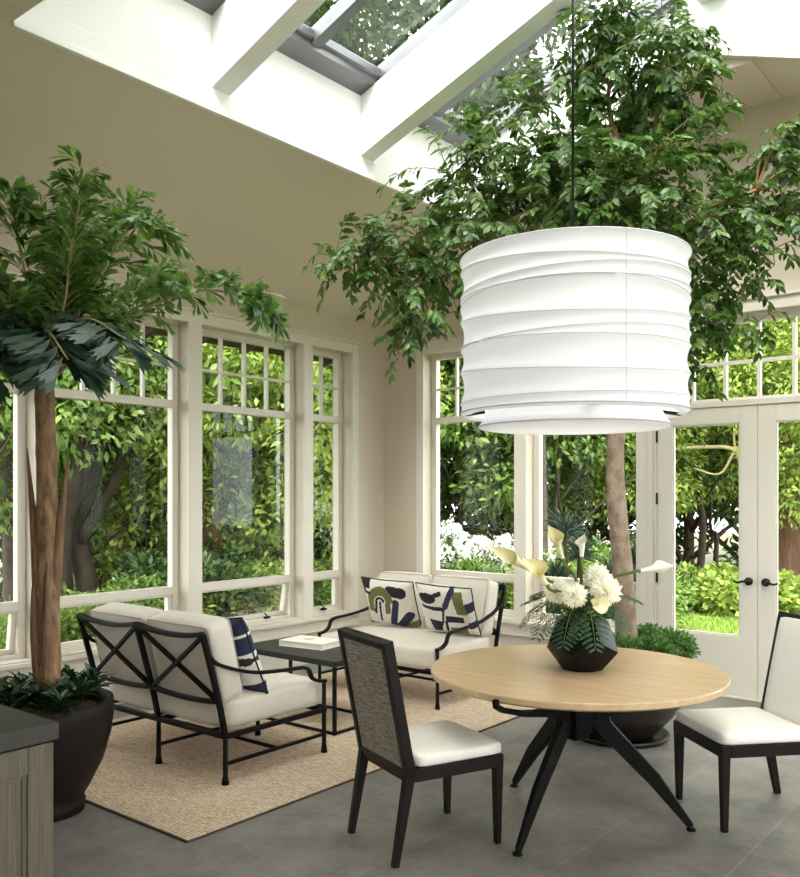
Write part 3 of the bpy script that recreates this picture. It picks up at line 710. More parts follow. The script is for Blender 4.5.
# ------------------------------------------------------------------ vase + flowers
VC = Vector((-2.07,4.03,TZ+.0008))
b = MB(); b.lathe([(0,0),(.105,0),(.185,.125),(.135,.25),(.10,.262),(.095,.25),(.12,.15),(0,.10)], 8, caps=False)
for v in b.bm.verts:
    if abs(v.co.z-.125) < .01:
        a = math.atan2(v.co.y, v.co.x); v.co.z += .03*(1 if int(round(a/(PI/4))) % 2 else -1)
bmesh.ops.triangulate(b.bm, faces=[f for f in b.bm.faces if f.calc_center_median().z > .05 and f.calc_center_median().z < .2])
v = b.build('vase', M['vase'], bevel=.002); v.location = VC; v.rotation_euler = (0,0,R(12))
tag(v, 'faceted black ceramic vase in the middle of the round table', 'vase')
NECK = VC + Vector((0,0,.245))
def calla(base, tip, label, m, S=1.0):
    root = empty('calla_lily', NECK, 0, label, 'flower', None)
    B = Vector(base)-NECK; Tp = Vector(tip)-NECK; d, s1, u1 = frame_of(Tp-B); L = (Tp-B).length*1.0
    b = MB(); b0 = Vector((random.uniform(-.04,.04), random.uniform(-.04,.04), -.12))
    mid = Vector((b0.x*.9+B.x*.22, b0.y*.9+B.y*.22, B.z*.62))
    b.tube(bez([b0, mid, B-d*.03, B+d*.01], 14), [.0085]*12+[.009,.010,.011], 8); b.build('stem', M['greenstem'], root, smooth=True)
    # spathe : rolled funnel with one long pointed lip
    bm = bmesh.new(); n, k = 12, 20; rows = []
    for j in range(n+1):
        t = j/n; row = []
        for i in range(k+1):
            a = -PI*1.05 + 2*PI*1.05*i/k
            lip = (.55+.45*math.cos(a/1.05*.5)**2)          # far along at a=0
            rr = .008 + .021*S*t**1.6*(1+.15*math.cos(a)) + (.0012*i/k)
            flare = max(0,t-.7)*.09*S*(1-math.cos(a))*.5
            ax = t*L*lip
            p = B + d*ax + (s1*math.cos(a)+u1*math.sin(a))*(rr+flare)
            if t > .45: p = p - u1*math.sin(a)*(rr+flare)*.95*((t-.45)/.55)**1.5*max(0,math.cos(a*.62))**1.5
            row.append(bm.verts.new(p))
        rows.append(row)
    for p, q in zip(rows, rows[1:]):
        for i in range(k): bm.faces.new((p[i],p[i+1],q[i+1],q[i]))
    me = bpy.data.meshes.new('spathe'); bm.to_mesh(me); bm.free(); finish('spathe', me, m, root, smooth=True)
    b = MB(); b.tube([B+d*.01, B+d*L*.5], [.006,.004], 8); b.build('spadix', M['spadix'], root, smooth=True)
calla((-2.15,3.79,1.24), (-2.34,3.58,1.405), 'cream calla lily leaning furthest left out of the vase', M['petal'])
calla((-2.125,3.94,1.32), (-2.175,3.89,1.50), 'tallest cream calla lily standing up in the vase', M['petal'], 1.15)
calla((-2.03,3.95,1.33), (-2.03,3.96,1.46), 'closed white calla bud upright above the chrysanthemums', M['petal_w'], .75)
calla((-2.09,3.72,1.21), (-2.135,3.60,1.35), 'open pale yellow calla lily at the left front of the bouquet', M['petal'], 1.35)
calla((-1.83,4.17,1.265), (-1.70,4.29,1.295), 'white calla lily stretching to the right over the table', M['petal_w'], .95)
calla((-1.93,3.86,1.14), (-1.84,3.77,1.12), 'small cream calla lily low at the right front of the vase', M['petal'], 1.2)
def mum(c, r, label):
    root = empty('chrysanthemum', c, 0, label, 'flower'); c = Vector(c)
    n = 280; P=[]; D=[]
    for i in range(n):
        z = 1-1.45*(i+.5)/n; a = i*2.39996; rr = math.sqrt(max(0,1-z*z)); P.append((rr*math.cos(a)*r*.22, rr*math.sin(a)*r*.22, z*r*.22)); D.append((rr*math.cos(a), rr*math.sin(a), z+.1))
    D = np.array(D)+RG.normal(size=(n,3))*.12
    view = np.array([.45,-.85,.35]); 
    Q = np.array([Vector((0,0,1)).rotation_difference(Vector(view)).to_matrix()])[0]
    P = np.array(P)@np.array(Q).T; D = D@np.array(Q).T
    leaves('bloom', T_OVAL, P, D, rdir(n), r*RG.uniform(.62,.92,n), r*.26, M['mum'], root)
    b = MB(); b.sphere(tuple(Vector(view).normalized()*r*.2), r*.2); b.build('flower_heart', M['mumc'], root, smooth=True)
    b = MB(); e = NECK-c; b.tube(bez([e+Vector((0,0,-.1)), e*.5+Vector((0,0,.01)), Vector((0,0,0))], 8), .005, 6); b.build('stem', M['greenstem'], root)
mum((-2.12,3.86,1.175), .070, 'white chrysanthemum at the left of the bouquet')
mum((-1.99,3.80,1.165), .064, 'white chrysanthemum in front, lowest of the full blooms')
mum((-1.98,4.02,1.235), .072, 'white chrysanthemum at the top of the bouquet')
mum((-1.89,3.93,1.185), .080, 'largest white chrysanthemum at the right of the bouquet')
def fern(tipo, rise, L, label, first=False):
    root = empty('fern_frond', NECK, 0, label, 'fern', 'fern fronds around the vase rim')
    t = Vector(tipo); pts = bez([(t.x*.08,t.y*.08,-.03), (t.x*.45, t.y*.45, rise), (t.x*.8,t.y*.8,rise*.6+t.z*.4), t], 26)
    b = MB(); b.tube(pts, [.003]*20+[.0015]*7, 5); b.build('rachis', M['greenstem'], root)
    P=[];D=[];U=[];LL=[]
    for i, p in list(enumerate(pts[4:], 4))[::2]:
        d = (pts[min(i+1,26)]-pts[i-1]).normalized(); _, s, u = frame_of(d); f = math.sin(PI*min(1,(i-3)/25))**.6*(1-(i/32)**3)
        for sg in (-1,1):
            ll = L*.34*f+.012; br = (s*sg + d*.55 - u*.12).normalized(); e = p
            for q in range(1,8):
                for s2 in (-1,1):
                    P.append(e+br*ll*q/8); D.append(br*.8 + d*s2*.55 + u*random.uniform(-.25,.25)); U.append(u); LL.append(.008+.020*(1-q/9)*f)
            P.append(e+br*ll*.8); D.append(br); U.append(u); LL.append(.014)
    LL = np.array(LL)
    leaves('leaflets', T_OVAL, P, D, U, LL, LL*.42, M['fern'], root)
frs = [((-.24,-.20,-.02),.10,'left front, drooping over the rim'),((-.10,-.28,-.06),.09,'front left, hanging down the vase'),((.04,-.27,-.09),.07,'straight in front of the black vase'),
       ((.17,-.19,-.10),.08,'right front, hanging over the facets'),((.26,-.02,-.02),.10,'right, pointing at the near chair'),((-.30,-.06,.07),.12,'far left, pointing at the loveseat'),
       ((.24,.16,.10),.14,'right rear, under the white calla'),((-.20,-.16,.12),.16,'left, rising under the cream calla'),((.10,-.16,.10),.12,'right of the middle, beside the small calla'),((-.05,.24,.12),.16,'rear, half hidden by the blooms'),((-.18,.2,.1),.14,'left rear of the bouquet')]
for t, r_, l_ in frs: fern(t, r_, Vector(t).length*1.1, 'dark green fern frond '+l_)

# ------------------------------------------------------------------ dining chairs
def make_chair():
    root = empty('dining_chair'); Wd = M['wood_d']
    w, d = .245, .26
    for sx in (-1,1):
        b = MB(); b.bar((sx*(w-.022),d-.022,0),(sx*(w-.022),d-.022,.42),.028,.028,(0,1,0),.044,.044); b.build('front_leg', Wd, root, bevel=.003)
        b = MB(); b.path([(sx*(w-.022),-d-.055,0),(sx*(w-.022),-d+.018,.40),(sx*(w-.022),-d+.018,.44)], .034, .040, up=(0,1,0), taper=[.8,1.2,1.2]); b.build('back_leg', Wd, root, bevel=.003)
    b = MB(); z0, z1 = .365, .425
    b.box((-w,d-.045,z0),(w,d,z1)); b.box((-w,-d,z0),(w,-d+.04,z1))
    for sx in (-1,1): b.box((min(sx*w,sx*(w-.04)),-d+.04,z0),(max(sx*w,sx*(w-.04)),d-.045,z1))
    b.build('seat_rail', Wd, root, bevel=.003)
    cushion('seat', (-w+.004,-d+.055,.42), (w-.004,d-.002,.488), M['vinyl'], root, .022, .016)
    # reclined back: wooden frame, woven rear panel, upholstered front
    H = 1.03; rk = R(11)
    bk = MB(); t = .024
    bk.box((-w,-t,0),(-w+.035,t,H-.40)); bk.box((w-.035,-t,0),(w,t,H-.40)); bk.box((-w+.035,-t,H-.40-.035),(w-.035,t,H-.40)); bk.box((-w+.035,-t,0),(w-.035,t,.045))
    fo = bk.build('back_frame', Wd, root, bevel=.003); fo.location = (0,-d+.022,.385); fo.rotation_euler = (rk,0,0)
    p = MB(); p.box((-w+.035,-t+.006,.045),(w-.035,-.002,H-.435)); po = p.build('woven_back_panel', M['woven'], root); po.location = fo.location; po.rotation_euler = fo.rotation_euler
    po['label'] = 'taupe woven raffia rear panel'
    for sx in (-1,1):
        nb = MB(); z1_ = H-.44
        nb.box((sx*(w-.041)-.002,-t+.003,.06),(sx*(w-.041)+.002,-t+.0055,z1_))
        for z in np.arange(.06, z1_, .012): nb.box((sx*(w-.041)-.003,-t+.002,z),(sx*(w-.041)+.003,-t+.0065,z+.006))
        nb.build('nailhead_trim', M['bronze'], po)
    c = cushion('backrest', (-w+.030,-.002,.05), (w-.030,.036,H-.428), M['vinyl'], root, .018, .010); c.location = fo.location; c.rotation_euler = fo.rotation_euler
    return root
ch = make_chair(); ch.location = (-2.532,3.358,0); ch.rotation_euler = (0,0,R(-22))
tag(ch, 'dining chair showing its woven back panel, left of the round table', 'chair', 'dining chairs at the round table')
c2 = copy_tree(ch);  c2.location = (-1.453,4.653,0); c2.rotation_euler = (0,0,R(138)); c2.scale = (1.05,1.05,1.0)
tag(c2, 'white upholstered dining chair facing the camera, right of the round table')

# ------------------------------------------------------------------ cabinet
cx1, cy1, cz = -2.612, 1.485, .92
root = empty('sideboard_cabinet', (cx1-.3,.6,0), 0, 'cerused oak cabinet with a dark grey top in the lower left corner', 'cabinet')
X0, Y0 = root.location.x, root.location.y
def lb(b, lo, hi): b.box((lo[0]-X0,lo[1]-Y0,lo[2]),(hi[0]-X0,hi[1]-Y0,hi[2]))
b = MB(); lb(b,(cx1-.60,-.10,cz-.055),(cx1,cy1,cz)); b.build('countertop', M['cabtop'], root, bevel=.003)
b = MB(); lb(b,(cx1-.58,-.08,.08),(cx1-.03,cy1-.015,cz-.055)); lb(b,(cx1-.56,-.06,0),(cx1-.09,cy1-.05,.08)); b.build('body', M['cab'], root, bevel=.002)
for y0, y1 in ((.72,1.47),(-.06,.70)):
    b = MB(); x0, x1 = cx1-.03, cx1-.008; s = .085; z0, z1 = .10, cz-.062
    lb(b,(x0,y0,z0),(x1,y0+s,z1)); lb(b,(x0,y1-s,z0),(x1,y1,z1)); lb(b,(x0,y0+s,z0),(x1,y1-s,z0+s)); lb(b,(x0,y0+s,z1-s),(x1,y1-s,z1))
    lb(b,(x0,y0+s,z0+s),(x0+.008,y1-s,z1-s)); q=.014
    for a in ((y0+s,z0+s,y0+s+q,z1-s),(y1-s-q,z0+s,y1-s,z1-s),(y0+s+q,z1-s-q,y1-s-q,z1-s),(y0+s+q,z0+s,y1-s-q,z0+s+q)): lb(b,(x0,a[0],a[1]),(x1-.007,a[2],a[3]))
    b.build('door', M['cab'], root, bevel=.002)

# ------------------------------------------------------------------ lantern
LC = Vector((-2.115,4.02,0)); RL = .575
root = empty('pendant_lantern', (LC.x,LC.y,2.04), 0, 'large white pleated fabric drum lantern hanging over the round table', 'pendant lamp')
ribs = [(2.845,0,0),(2.765,.035,2.9),(2.685,.030,.2),(2.648,.012,1.2),(2.60,.045,5.3),(2.535,.055,2.2),(2.415,.028,.6),(2.395,.020,2.6),(2.27,.05,2.4),(2.125,.012,1.5),(2.07,0,0)]
bm = bmesh.new(); nt_, sub = 128, 7; rows = []
for k, (rz_, am, ph) in enumerate(ribs):
    nx = ribs[k+1] if k+1 < len(ribs) else None
    for s in range(sub if nx else 1):
        t = s/sub; row = []
        for i in range(nt_):
            th = 2*PI*i/nt_; za = rz_+am*math.cos(th-ph)
            if nx: zb_ = nx[0]+nx[1]*math.cos(th-nx[2]); h = za-zb_; z = za-h*t; rr = RL - min(.020, .14*h)*math.sin(PI*t)**.8
            else: z = za; rr = RL
            row.append(bm.verts.new((rr*math.cos(th), rr*math.sin(th), z-2.04)))
        rows.append(row)
# folded-in bottom rim
for rr, z in ((RL-.02,2.055),(RL-.055,2.062)): rows.append([bm.verts.new((rr*math.cos(2*PI*i/nt_), rr*math.sin(2*PI*i/nt_), z-2.04)) for i in range(nt_)])
for p, q in zip(rows, rows[1:]):
    for i in range(nt_): bm.faces.new((p[i],p[(i+1)%nt_],q[(i+1)%nt_],q[i]))
me = bpy.data.meshes.new('lamp_shade'); bmesh.ops.recalc_face_normals(bm, faces=bm.faces); bm.to_mesh(me); bm.free(); finish('lamp_shade', me, M['shade'], root, smooth=True)
b = MB(); b.lathe([(.43,2.10-2.04),(.445,2.06-2.04),(.462,2.03-2.04),(.483,2.0-2.04),(.480,1.995-2.04),(.465,1.99-2.04),(0,1.98-2.04)], 96, caps=False); b.build('lower_shade', M['shade'], root, smooth=True)
for z, r_ in ((2.845,RL+.001),(2.069,RL+.001),(1.999,.484)):
    b = MB(); n = 96; b.tube([(r_*math.cos(2*PI*i/n), r_*math.sin(2*PI*i/n), z-2.04) for i in range(n+1)], .0035, 6); b.build('rim_wire', M['rib'] if z < 2.8 else M['shade'], root, smooth=True)
for k in range(1, len(ribs)-1):
    rz_, am, ph = ribs[k]; b = MB(); n = 96
    b.tube([((RL+.0005)*math.cos(2*PI*i/n), (RL+.0005)*math.sin(2*PI*i/n), rz_+am*math.cos(2*PI*i/n-ph)-2.04) for i in range(n+1)], .0016, 5); b.build('pleat_wire', M['rib'], root, smooth=True)
b = MB(); b.tube([(RL*.998*math.cos(R(-38)),RL*.998*math.sin(R(-38)),z-2.04) for z in np.linspace(2.075,2.84,30)], .0012, 5); b.build('seam', M['rib'], root)
b = MB()
for a in (.3, .3+PI/2): b.bar((-(RL-.045)*math.cos(a),-(RL-.045)*math.sin(a),.78),((RL-.045)*math.cos(a),(RL-.045)*math.sin(a),.78),.012,.012)
b.build('inner_frame', M['bronze'], root)
for k in range(4):
    a = .65+k*PI/2; b = MB(); b.bar((.545*math.cos(a),.545*math.sin(a),.021),(.45*math.cos(a),.45*math.sin(a),.035),.05,.012); b.build('bracket', M['bronze'], root)
zt = zsky(LC.x) - .01
b = MB(); b.tube([(0,0,.78),(0,0,5.33-2.04)], .007, 8); b.build('hanging_rod', M['bronze'], root, smooth=True)
b = MB(); b.lathe([(0,5.33-2.04),(.06,5.33-2.04),(.06,5.36-2.04),(0,5.36-2.04)], 24, caps=False); b.build('ceiling_plate', M['bronze'], root)
# ridge beam carrying the rafters and the lantern
b = MB(); b.box((XRID-.10,WY0,5.27),(XRID+.13,WY1,5.43)); struct(b.build('trim_11', M['white'], bevel=.004))
ld = bpy.data.lights.new('lantern_bulb', 'POINT'); ld.energy = 1.5; ld.shadow_soft_size = .12; ld.color = (1,.97,.93)
lo = bpy.data.objects.new('lantern_bulb', ld); COL.objects.link(lo); lo.parent = root; lo.location = (0,0,.42)

# ------------------------------------------------------------------ palm in pot
PC = Vector((-4.31,2.36,0))
root = empty('potted_fishtail_palm', PC, 0, 'fishtail palm tree in a tall dark pot by the left windows', 'potted tree')
b = MB(); b.lathe([(0,0),(.205,0),(.21,.05),(.20,.075),(.235,.13),(.30,.26),(.34,.40),(.355,.52),(.35,.58),(.325,.58),(.325,.50),(0,.50)], 64, caps=False); b.build('pot', M['pot'], root, smooth=True)
b = MB(); b.lathe([(0,.53),(.15,.53),(.328,.51)], 32, caps=False); b.build('soil', M['soil'], root)
W2L = lambda p: Vector(p)-PC
b = MB(); tp = bez([W2L(p) for p in [(-4.33,2.40,.5),(-4.325,2.40,.85),(-4.33,2.395,1.3),(-4.325,2.39,1.75),(-4.31,2.37,2.1),(-4.30,2.36,2.36)]], 30)
rad = [.062-.016*i/30+(.004 if i%5==0 else 0) for i in range(31)]
b.tube(tp, rad, 14); b.build('trunk', M['bark_palm'], root, smooth=True)
for (z0, z1, ang, out) in ((.85,1.90,222,.045),(1.05,1.86,39,.05),(1.2,1.6,150,.05),(.6,1.35,235,.0),(.7,1.3,330,.0)):
    a = R(ang); d = Vector((math.cos(a),math.sin(a),0)); base = Vector((-.018,.035,0))
    b = MB(); pts = bez([base+d*.03+Vector((0,0,z0)), base+d*.062+Vector((0,0,z0+(z1-z0)*.5)), base+d*(.062+out)+Vector((0,0,z1))], 10)
    b.tube(pts, [.012,.03,.034,.032,.03,.026,.022,.018,.013,.009,.003], 8); b.build('leaf_sheath', M['sheath'], root, smooth=True)
FR = [[(-4.25,2.35,2.24),(-3.97,2.45,2.41),(-3.73,2.58,2.58),(-3.47,2.72,2.66),(-3.26,2.83,2.61),(-3.15,2.88,2.49)],
 [(-4.26,2.34,2.3),(-4.32,2.45,2.77),(-4.58,2.5,3.27)],[(-4.26,2.34,2.3),(-4.28,2.45,2.81),(-4.28,2.55,3.24)],[(-4.26,2.34,2.3),(-4.08,2.37,2.79),(-3.93,2.36,3.22)],
 [(-4.26,2.34,2.3),(-4.18,2.54,2.8),(-4.15,2.75,3.2)],[(-4.26,2.34,2.3),(-3.98,2.46,2.72),(-3.77,2.52,2.98),(-3.62,2.56,2.96)],[(-4.26,2.34,2.3),(-4.25,2.13,2.61),(-4.3,1.86,2.9)],
 [(-4.26,2.34,2.3),(-4.17,2.67,2.65),(-4.15,2.97,2.9)],[(-4.26,2.34,2.3),(-4.5,2.3,2.6),(-4.85,2.3,2.85)],[(-4.26,2.34,2.3),(-4.16,2.16,2.85),(-4.1,2.06,3.05)],
 [(-4.26,2.34,2.3),(-4.0,2.3,2.6),(-3.8,2.22,2.85)],[(-4.26,2.34,2.3),(-4.5,2.6,2.7),(-4.8,2.8,3.0)]]
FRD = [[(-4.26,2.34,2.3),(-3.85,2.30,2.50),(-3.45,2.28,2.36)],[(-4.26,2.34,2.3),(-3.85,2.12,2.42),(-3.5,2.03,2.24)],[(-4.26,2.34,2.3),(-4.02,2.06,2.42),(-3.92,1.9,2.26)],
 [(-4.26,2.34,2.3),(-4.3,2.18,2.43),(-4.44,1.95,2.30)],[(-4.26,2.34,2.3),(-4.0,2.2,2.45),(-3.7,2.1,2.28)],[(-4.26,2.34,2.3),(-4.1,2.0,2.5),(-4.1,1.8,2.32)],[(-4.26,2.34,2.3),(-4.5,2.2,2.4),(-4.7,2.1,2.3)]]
def palm_frond(pts, dark, n, parent):
    q = bez([W2L(p) for p in pts], n); b = MB(); b.tube(q, [.011-.008*i/n for i in range(n+1)], 6)
    fr = b.build('frond', M['rachis'], parent, smooth=True)
    P=[];D=[];U=[];L=[]; pn = MB()
    for i in range(max(2,int(n*.18)), n+1, 2 if not dark else 1):
        p = q[i]; d = (q[min(i+1,n)]-q[max(i-1,0)]).normalized(); _, s, u = frame_of(d); tpr = 1-.45*(i/n)
        for sg in (-1,1):
            if dark:
                for rep in range(3):
                    side = (s*sg*random.uniform(.7,1.2) + d*random.uniform(.3,.9) + Vector((0,0,random.uniform(-.7,-.1)))).normalized()
                    P.append(p + side*random.uniform(.0,.10)); D.append(side); U.append(u + Vector((random.uniform(-.5,.5),random.uniform(-.5,.5),random.uniform(-.3,.3)))); L.append(random.uniform(.14,.22))
                continue
            pd = (s*sg*random.uniform(.5,1.1) + d*random.uniform(.3,.9) + Vector((random.uniform(-.3,.3),random.uniform(-.3,.3),random.uniform(-.25,.75)))).normalized()
            pl = random.uniform(.16,.30)*tpr*(.75 if n > 40 else 1.0)
            pq = bez([p, p+pd*pl*.5+Vector((0,0,.02)), p+pd*pl+Vector((0,0,-.03))], 8); pn.tube(pq, .0022, 4)
            for j in range(1, 9):
                e = pq[j]; dd = (pq[min(j+1,8)]-pq[j-1]).normalized(); _, s2, u2 = frame_of(dd)
                for s3 in ((-1,1) if j < 8 else (0,)):
                    P.append(e); D.append((dd*random.uniform(.6,1.1)+s2*s3*random.uniform(.5,.9)+Vector((0,0,random.uniform(-.5,.25)))).normalized()); U.append(u2+Vector((random.uniform(-.9,.9),random.uniform(-.9,.9),random.uniform(-.2,.4)))); L.append(random.uniform(.07,.125))
    L = np.array(L)
    if not dark: pn.build('pinna_stalks', M['rachis'], fr)
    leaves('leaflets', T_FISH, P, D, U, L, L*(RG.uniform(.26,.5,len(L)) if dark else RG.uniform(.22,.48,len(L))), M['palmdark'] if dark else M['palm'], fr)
for i, p in enumerate(FR): palm_frond(p, False, 44 if i == 0 else 26, root)
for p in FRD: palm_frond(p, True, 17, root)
# under planting of glossy leaves
def rosettes(name, cs, n, Lr, wr, m, parent, T=T_OVAL, upb=.5):
    P=[];D=[];U=[];L=[]
    for c in cs:
        for i in range(n):
            a = random.uniform(0,2*PI); el = random.uniform(.0,1.2); d = Vector((math.cos(a)*math.cos(el),math.sin(a)*math.cos(el),math.sin(el)*upb+.15))
            P.append(Vector(c)+Vector((0,0,random.uniform(-.01,.06)))+d*.01); D.append(d); U.append((random.uniform(-.3,.3),random.uniform(-.3,.3),1)); L.append(random.uniform(*Lr))
    L = np.array(L); return leaves(name, T, P, D, U, L, L*wr, m, parent)
for k in range(15):
    a = k*2.4; r_ = .29*math.sqrt((k+.6)/15) if k > 2 else .14
    c = (r_*math.cos(a), r_*math.sin(a), 0)
    o = rosettes('under_plant', [(0,0,random.uniform(0,.05)) for _ in range(3)], 14, (.07,.135), .33, M['under'], root); o.location = (c[0],c[1],.55)

# ------------------------------------------------------------------ ficus tree in bowl
FC = Vector((-2.58,5.58,0))
b = MB(); b.lathe([(0,0),(.31,0),(.335,.035),(.325,.038),(.30,.012),(0,.010)], 64, caps=False); o = b.build('plant_saucer', M['saucer'], smooth=True); o.location = FC
tag(o, 'wide black saucer on the floor under the bowl planter', 'saucer')
root = empty('potted_ficus_tree', FC+Vector((0,0,.0125)), 0, 'tall leafy ficus tree in a dark bowl planter beneath the skylight', 'potted tree')
FL = FC+Vector((0,0,.0125))
b = MB(); b.lathe([(0,0),(.20,0),(.24,.03),(.34,.14),(.352,.15),(.43,.27),(.47,.40),(.48,.53),(.455,.53),(.44,.46),(0,.46)], 72, caps=False); b.build('pot', M['pot2'], root, smooth=True)
b = MB(); b.lathe([(0,.50),(.2,.50),(.45,.47)], 40, caps=False)
b.build('mulch', M['soil'], root)
SK = [(-2.54,5.61,.5),(-2.545,5.60,.75),(-2.57,5.59,1.2),(-2.6,5.56,1.68),(-2.6,5.56,2.1),(-2.59,5.56,2.5),(-2.6,5.55,2.98),(-2.51,5.56,3.45),(-2.39,5.65,3.89),(-2.34,5.69,4.36)]
b = MB(); q = bez([Vector(p)-FL for p in SK[:8]], 40)
rad = [(.098 if i < 4 else .078) - .00085*i + random.uniform(-.003,.003) for i in range(41)]; rad[0] = .12; rad[1] = .11
b.tube(q, rad, 20); tr = b.build('trunk', M['bark_ficus'], root, smooth=True)
S = {'t5':(-2.59,5.56,2.5),'t6':(-2.6,5.55,2.98),'t7':(-2.51,5.56,3.45),'t8':(-2.39,5.65,3.89),'t9':(-2.34,5.69,4.36),'u':(-2.63,5.46,4.5),'a':(-2.82,5.18,3.52),'b':(-3.15,4.84,3.4),'c':(-2.11,5.81,3.53),'d':(-1.82,6.05,3.7),'e':(-3.46,4.53,3.16)}
S = {k:Vector(v)-FL for k,v in S.items()}
def limb(keys, r0, r1, name='limb'):
    q = bez([S[k] for k in keys], 6*len(keys)); n = len(q)
    bb = MB(); bb.tube([p+Vector((random.uniform(-.012,.012),)*3)*(0<i<n-1) for i,p in enumerate(q)], [r0+(r1-r0)*i/(n-1) for i in range(n)], 9); bb.build(name, M['twig'], root, smooth=True)
limb(['t7','t8','t9'], .035, .018); limb(['t7','u'], .026, .014); limb(['t6','a','b','e'], .035, .010); limb(['t6','c','d'], .03, .012)
CL = [(-3.78,4.02,3.07,.2),(-3.7,4.21,3.23,.26),(-3.4,4.2,2.86,.22),(-3.41,4.19,2.55,.15),(-3.48,4.51,3.32,.34),(-3.42,4.82,3.68,.34),(-3.12,4.68,3.23,.3),(-3.29,5.05,4.1,.34),(-3.03,5.01,3.72,.4),(-3.24,5.36,4.39,.25),(-2.77,5.09,3.91,.35),(-2.68,5.42,4.87,.25),(-2.69,5.28,4.45,.25),(-2.47,5.59,4.77,.38),(-2.31,5.88,4.86,.26),(-2.09,5.92,4.72,.15),(-2.53,5.8,4.35,.38),(-2.12,5.74,4.32,.25),(-2.52,5.16,3.55,.4),(-2.23,5.27,3.58,.42),(-2.17,5.96,3.96,.33),(-2.67,4.95,3.39,.33),(-2.02,5.57,3.32,.4),(-1.86,5.95,3.28,.33),(-1.92,5.65,2.91,.3),(-1.78,5.63,2.69,.17),(-2.03,5.69,2.67,.24),(-2.15,5.72,2.45,.12),(-1.65,6.12,3.52,.26),(-1.62,6.15,4.08,.15),(-1.82,6.25,3.93,.2),(-2.53,5.8,3.44,.35),(-1.55,6.08,3.71,.2),(-3.42,4.7,2.95,.22),(-3.36,4.48,2.71,.14),(-3.4,5.35,3.57,.35),(-1.65,5.87,3.13,.14),(-2.73,5.77,3.29,.3),(-2.7,5.53,4.17,.3),(-2.26,5.5,4.43,.3)]
P=[];D=[];U=[];L=[]
tw = MB(); keys = list(S.values())
for (x,y,z,r_) in CL:
    c = Vector((x,y,z))-FL; s0 = min(keys, key=lambda p:(p-c).length + (0.25 if p.z > c.z+.3 else 0))
    mid = (s0+c)/2 + Vector((random.uniform(-.06,.06),random.uniform(-.06,.06),.08))
    q = bez([s0, mid, c], 10); br = MB(); br.tube(q, [.011-.0007*i for i in range(11)], 6); br.build('branch', M['twig'], root, smooth=True)
    nt = int(10 + 120*r_*r_*1.25 + 34*r_)
    for k in range(nt):
        st = q[random.randint(5,10)] if random.random() < .6 else c+Vector((random.gauss(0,1),random.gauss(0,1),random.gauss(0,1)))*r_*.35
        dirv = Vector((random.gauss(0,1),random.gauss(0,1),random.gauss(.15,.8))).normalized(); ll = r_*random.uniform(.7,1.35)
        e = st+dirv*ll; m_ = st+dirv*ll*.55+Vector((0,0,.03)); e = e - Vector((0,0,ll*.25))
        tq = bez([st,m_,e], 8); tw.tube(tq[::2], [.003,.0026,.0022,.0018,.0014], 4)
        nl = max(5,int(ll/.026))
        for i in range(nl):
            t = .2+.8*(i+1)/nl; p = tq[min(7,int(t*8))].lerp(tq[min(8,int(t*8)+1)], (t*8)%1 if t<1 else 0)
            dd = (tq[8]-tq[4]).normalized(); _, s, u = frame_of(dd)
            a = (1 if i%2 else -1); v_ = (dd*.75+s*a*.8+u*random.uniform(-.3,.4)+Vector((0,0,-.25))).normalized() if i < nl-1 else dd
            P.append(p); D.append(v_); U.append(u+Vector((random.uniform(-.6,.6),)*3)); L.append(random.uniform(.058,.092))
tw.build('twigs', M['greenstem'], root)
L = np.array(L); leaves('foliage', T_OVAL, P, D, U, L, L*.5, M['ficus'], root)
NF = len(L)
# shrubs in the bowl
def ball(name, c, r_, n, LL, W_, m, parent):
    d = rdir(n); d[:,2] = np.abs(d[:,2])*1.0-.15; p = d*RG.uniform(.45,1,(n,1))*r_
    o = leaves(name, T_KITE, p, d+RG.normal(size=(n,3))*.5, rdir(n), RG.uniform(.7,1.2,n)*LL, W_, m, parent); o.location = c; return o
for (x,y,r_) in ((.30,.18,.13),(.12,-.25,.13),(.30,-.12,.12),(-.08,-.36,.10),(-.28,.1,.13),(-.2,-.22,.12),(.05,.36,.12)):
    ball('shrub', (x,y,.58), r_*1.25, 1100, .04, .017, M['box'], root)

# ------------------------------------------------------------------ garden
b = MB(); b.box((-45,-25,-.45),(30,45,-.25)); o = b.build('garden_ground', M['earth']); tag(o, kind='structure')
b = MB(); b.prism([(-7.4,7.6),(3,7.6),(6,13.2),(-1,14.0),(-5.5,13.4),(-7.6,10.6)], 2, -.24, -.18); o = b.build('lawn', M['lawn']); tag(o, 'bright green lawn outside the glazed doors', 'lawn', kind='stuff')
n = 26000; gx = RG.uniform(-6.8,2,n); gy = RG.uniform(8,13.3,n)
P = np.stack([gx,gy,np.full(n,-.185)],1); D = RG.normal(size=(n,3))*.35+np.array([0,0,1]); leaves('grass_blades', T_KITE, P, D, rdir(n), RG.uniform(.04,.09,n), .008, M['g_lime'], o)
def clump_mesh(name, blobs, n, LL, W_, m, parent, T=T_KITE, droop=0):
    """leaves over the shells of many small blobs: blobs = (center, radii)"""
    tot = sum(r[0]*r[1]+r[1]*r[2] for _, r in blobs); Ps=[];Ds=[];Us=[]
    for c, r_ in blobs:
        k = max(8,int(n*(r_[0]*r_[1]+r_[1]*r_[2])/tot)); d = rdir(k); rr = RG.uniform(.6,1.05,(k,1))
        p = np.array(c)+d*np.array(r_)*rr
        dd = nrm(d+RG.normal(size=(k,3))*.7 + np.array([0,0,-droop]))
        Ps.append(p); Ds.append(dd); Us.append(nrm(d*.6+RG.normal(size=(k,3))*.5+np.array([0,0,.8])))
    P = np.concatenate(Ps); k = len(P)
    return leaves(name, T, P, np.concatenate(Ds), np.concatenate(Us), LL*RG.uniform(.7,1.3,k), W_, m, parent)
